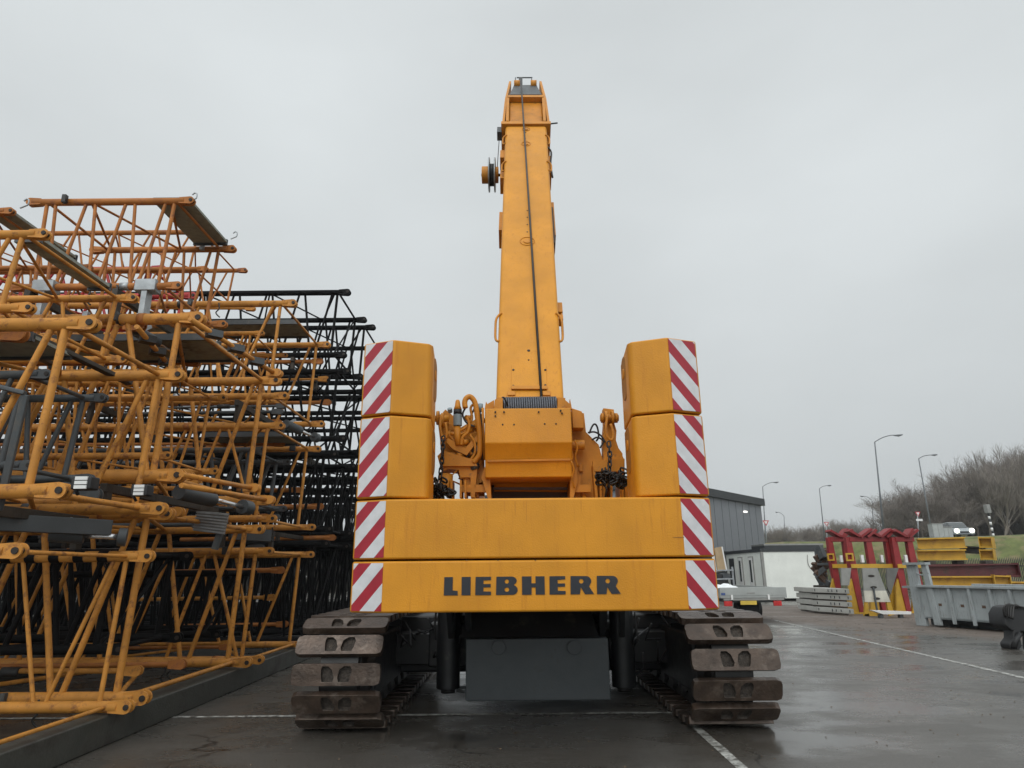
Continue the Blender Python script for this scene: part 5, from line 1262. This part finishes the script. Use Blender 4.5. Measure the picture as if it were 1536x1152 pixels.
PRs = PR; PR = PR2
for row, (Y, dx) in enumerate(((150, 11), (175, 12))):
    x = 1130+row*5
    while x < 1325:
        place(x+rr.uniform(-3, 3), prof(x)+rr.uniform(-3, 8), Y+rr.uniform(-6, 6), rr.choice([0, 1, 3, 4]), 1.1); x += dx+rr.uniform(-2, 2)
TL.sort(key=lambda q: (q[2] > 130, q[2]//9, q[0]))
cnt = {}
kinds = ["spreading bare brown tree", "upright pale-barked bare tree", "broad bushy bare tree", "narrow pale bare tree", "dense twiggy bare tree"]
for (px, yt, Y, pi, h, wide, X_) in TL:
    far = Y > 130
    key = (pi, far); cnt[key] = cnt.get(key, 0)+1
    t = thing("bare_tree", "%s" % (kinds[pi],), "tree", (X_, Y, ZD-.1), "bare trees in the far low row beyond the road" if far else "bare trees in the tall mass behind the dike")
    t["_n"] = cnt[key]
    s_ = max(.3, h/12)
    for nm, me in zip(("trunk", "crown"), protos[pi]):
        o = bpy.data.objects.new(nm, me); col.objects.link(o); o.parent = t
    t.scale = (s_*wide, s_*wide, s_); t.rotation_euler.z = rr.uniform(0, 6.28)
# labels that single each tree out by where it stands
ords = ["leftmost", "second from left", "third from left", "fourth from left", "fifth from left", "sixth from left", "seventh from left", "eighth from left", "ninth from left", "tenth from left", "eleventh from left", "twelfth from left", "thirteenth from left", "fourteenth from left", "fifteenth from left", "sixteenth from left", "seventeenth from left", "eighteenth from left", "nineteenth from left", "twentieth from left"]
trees = [o for o in bpy.data.objects if o.name.startswith("bare_tree")]
grp = {}
for o in trees: grp.setdefault((o["label"], o["group"]), []).append(o)
for (k1, k2), L_ in grp.items():
    L_.sort(key=lambda o: o.location.x/o.location.y)
    for i, o in enumerate(L_):
        o["label"] = "%s in the %s, %s of its kind" % (k1, "far low row" if "far" in k2 else "tall mass", ords[min(i, 19)])
        if "_n" in o: del o["_n"]
# undergrowth between trunks: twiggy hedge
def hedge(nm, x0, x1, Y, h0, dens, seed, lb):
    rr = random.Random(seed); mb = MB(); n = int(dens*abs(x1-x0))
    for i in range(n):
        x = rr.uniform(x0, x1); y = Y+rr.uniform(-2.5, 2.5); p = Vector((x, y, ZD-.2)); h = h0*rr.uniform(.4, 1.1)
        d_ = Vector((rr.gauss(0, .25), rr.gauss(0, .25), 1)).normalized()
        a = p+d_*h*.5; b = a+(d_+Vector((rr.gauss(0, .3), rr.gauss(0, .3), .1))).normalized()*h*.5
        mb.tube([p, a, b], [.034, .026, .012], 3, cap=False)
        for k in range(4):
            q = p.lerp(a, rr.uniform(.4, 1)) if k % 2 else a.lerp(b, rr.random()); e = q+Vector((rr.gauss(0, .5), rr.gauss(0, .4), rr.uniform(.3, .9)))*h*.22
            mb.tube([q, e], [.016, .009], 3, cap=False)
    o = mb.build(nm, BARK); o["kind"] = "stuff"; return o
hx0 = P(1330, 800, 96).x; hx1 = P(1640, 800, 96).x
hedge("undergrowth", hx0, hx1, 100, 5.2, 110, 5, "")
hedge("undergrowth", P(1120, 800, 165).x, P(1330, 800, 165).x, 165, 5.0, 34, 6, "")
hb = 0
rr = random.Random(31); mb = MB()  # hedge added as a dark backing behind the gaps in the lattice stacks
for i in range(2600):
    x = rr.uniform(-64, -8); y = 62+rr.uniform(-3, 3); p = Vector((x, y, 0)); h = 4.2*rr.uniform(.5, 1.05)
    a = p+Vector((rr.gauss(0, .3), 0, h*.5)); b = a+Vector((rr.gauss(0, .5), rr.gauss(0, .3), h*.5))
    mb.tube([p, a, b], [.06, .045, .02], 3, cap=False)
    for k in range(4):
        q = a.lerp(b, rr.random()) if k % 2 else p.lerp(a, rr.random()); mb.tube([q, q+Vector((rr.gauss(0, .6), rr.gauss(0, .4), rr.uniform(.3, .9)))], [.035, .015], 3, cap=False)
o = mb.build("backing_hedge", mat("dark backing hedge", (.035, .03, .024), .9)); o["kind"] = "stuff"
# air that pales the distance
hz_ = bpy.data.materials.new("haze"); hz_.use_nodes = True; q = hz_.node_tree; q.nodes.clear()
pv = q.nodes.new("ShaderNodeVolumePrincipled"); pv.inputs["Color"].default_value = (.86, .90, .92, 1); pv.inputs["Density"].default_value = .00045; pv.inputs["Anisotropy"].default_value = .2
oo = q.nodes.new("ShaderNodeOutputMaterial"); q.links.new(pv.outputs[0], oo.inputs["Volume"])
HZ = MB().box((-950, -70, -1), (950, 1550, 24)).build("haze", hz_, None); HZ["kind"] = "stuff"
# ---------------------------------------------------------------- light
w = bpy.data.worlds.new("World"); scene.world = w; w.use_nodes = True
nt = w.node_tree; N = nt.nodes; L = nt.links; N.clear()
sky = N.new("ShaderNodeTexSky"); sky.sky_type = 'NISHITA'; sky.sun_disc = False; sky.sun_elevation = R(48); sky.sun_rotation = R(200)
bg1 = N.new("ShaderNodeBackground"); bg1.inputs["Strength"].default_value = .05; L.new(sky.outputs[0], bg1.inputs[0])
tc = N.new("ShaderNodeTexCoord")
mp = N.new("ShaderNodeMapping"); mp.inputs["Scale"].default_value = (1, 1, 2.2); L.new(tc.outputs["Generated"], mp.inputs[0])
no = N.new("ShaderNodeTexNoise"); no.inputs["Scale"].default_value = 1.5; no.inputs["Detail"].default_value = 4; no.inputs["Roughness"].default_value = .45; L.new(mp.outputs[0], no.inputs["Vector"])
mr = N.new("ShaderNodeMapRange"); mr.inputs[1].default_value = .32; mr.inputs[2].default_value = .68; mr.inputs[3].default_value = .90; mr.inputs[4].default_value = 1.08; L.new(no.outputs["Fac"], mr.inputs[0])
sx = N.new("ShaderNodeSeparateXYZ"); L.new(tc.outputs["Generated"], sx.inputs[0])
# overcast luminance: brighter towards the zenith and towards the veiled sun behind the viewer
zr_ = N.new("ShaderNodeMapRange"); zr_.interpolation_type = 'SMOOTHSTEP'; zr_.inputs[1].default_value = .70; zr_.inputs[2].default_value = 1.0; zr_.inputs[3].default_value = 1.0; zr_.inputs[4].default_value = 1.7; L.new(sx.outputs[2], zr_.inputs[0])
yr_ = N.new("ShaderNodeMapRange"); yr_.interpolation_type = 'SMOOTHSTEP'; yr_.inputs[1].default_value = .25; yr_.inputs[2].default_value = -.7; yr_.inputs[3].default_value = 1.0; yr_.inputs[4].default_value = 1.95; L.new(sx.outputs[1], yr_.inputs[0])
hr_ = N.new("ShaderNodeMapRange"); hr_.inputs[1].default_value = .05; hr_.inputs[2].default_value = .5; hr_.inputs[3].default_value = .82; hr_.inputs[4].default_value = 1.06; L.new(sx.outputs[2], hr_.inputs[0])
def mu(a, b):
    n = N.new("ShaderNodeMath"); n.operation = 'MULTIPLY'; L.new(a, n.inputs[0]); L.new(b, n.inputs[1]); return n.outputs[0]
f = mu(mu(mr.outputs[0], zr_.outputs[0]), mu(yr_.outputs[0], hr_.outputs[0]))
bg2 = N.new("ShaderNodeBackground"); bg2.inputs["Color"].default_value = (.65, .688, .70, 1); 
L.new(f, bg2.inputs["Strength"])
ms = N.new("ShaderNodeMixShader"); ms.inputs[0].default_value = .97; L.new(bg1.outputs[0], ms.inputs[1]); L.new(bg2.outputs[0], ms.inputs[2])
wo = N.new("ShaderNodeOutputWorld"); L.new(ms.outputs[0], wo.inputs[0])
sd = bpy.data.lights.new("sun", 'SUN'); sd.energy = .8; sd.angle = R(30); sd.color = (1, .97, .93)
so = bpy.data.objects.new("sun", sd); col.objects.link(so)
dv = Vector((-.25, -.95, .9)).normalized()
so.rotation_euler = dv.to_track_quat('Z', 'Y').to_euler(); so.location = (0, 0, 40)
sky.sun_elevation = math.asin(dv.z); sky.sun_rotation = math.atan2(dv.x, dv.y)
scene.view_settings.view_transform = 'Standard'; scene.view_settings.look = 'None'; scene.view_settings.exposure = 0; scene.view_settings.gamma = 1
scene.cycles.max_bounces = 5; scene.cycles.diffuse_bounces = 3; scene.cycles.glossy_bounces = 3
try: scene.cycles.use_denoising = True
except Exception: pass

for o in bpy.data.objects:
    if "label" in o and not 4 <= len(o["label"].replace("-", " ").split()) <= 16: print("LBL", o.name, len(o["label"].split()), o["label"])
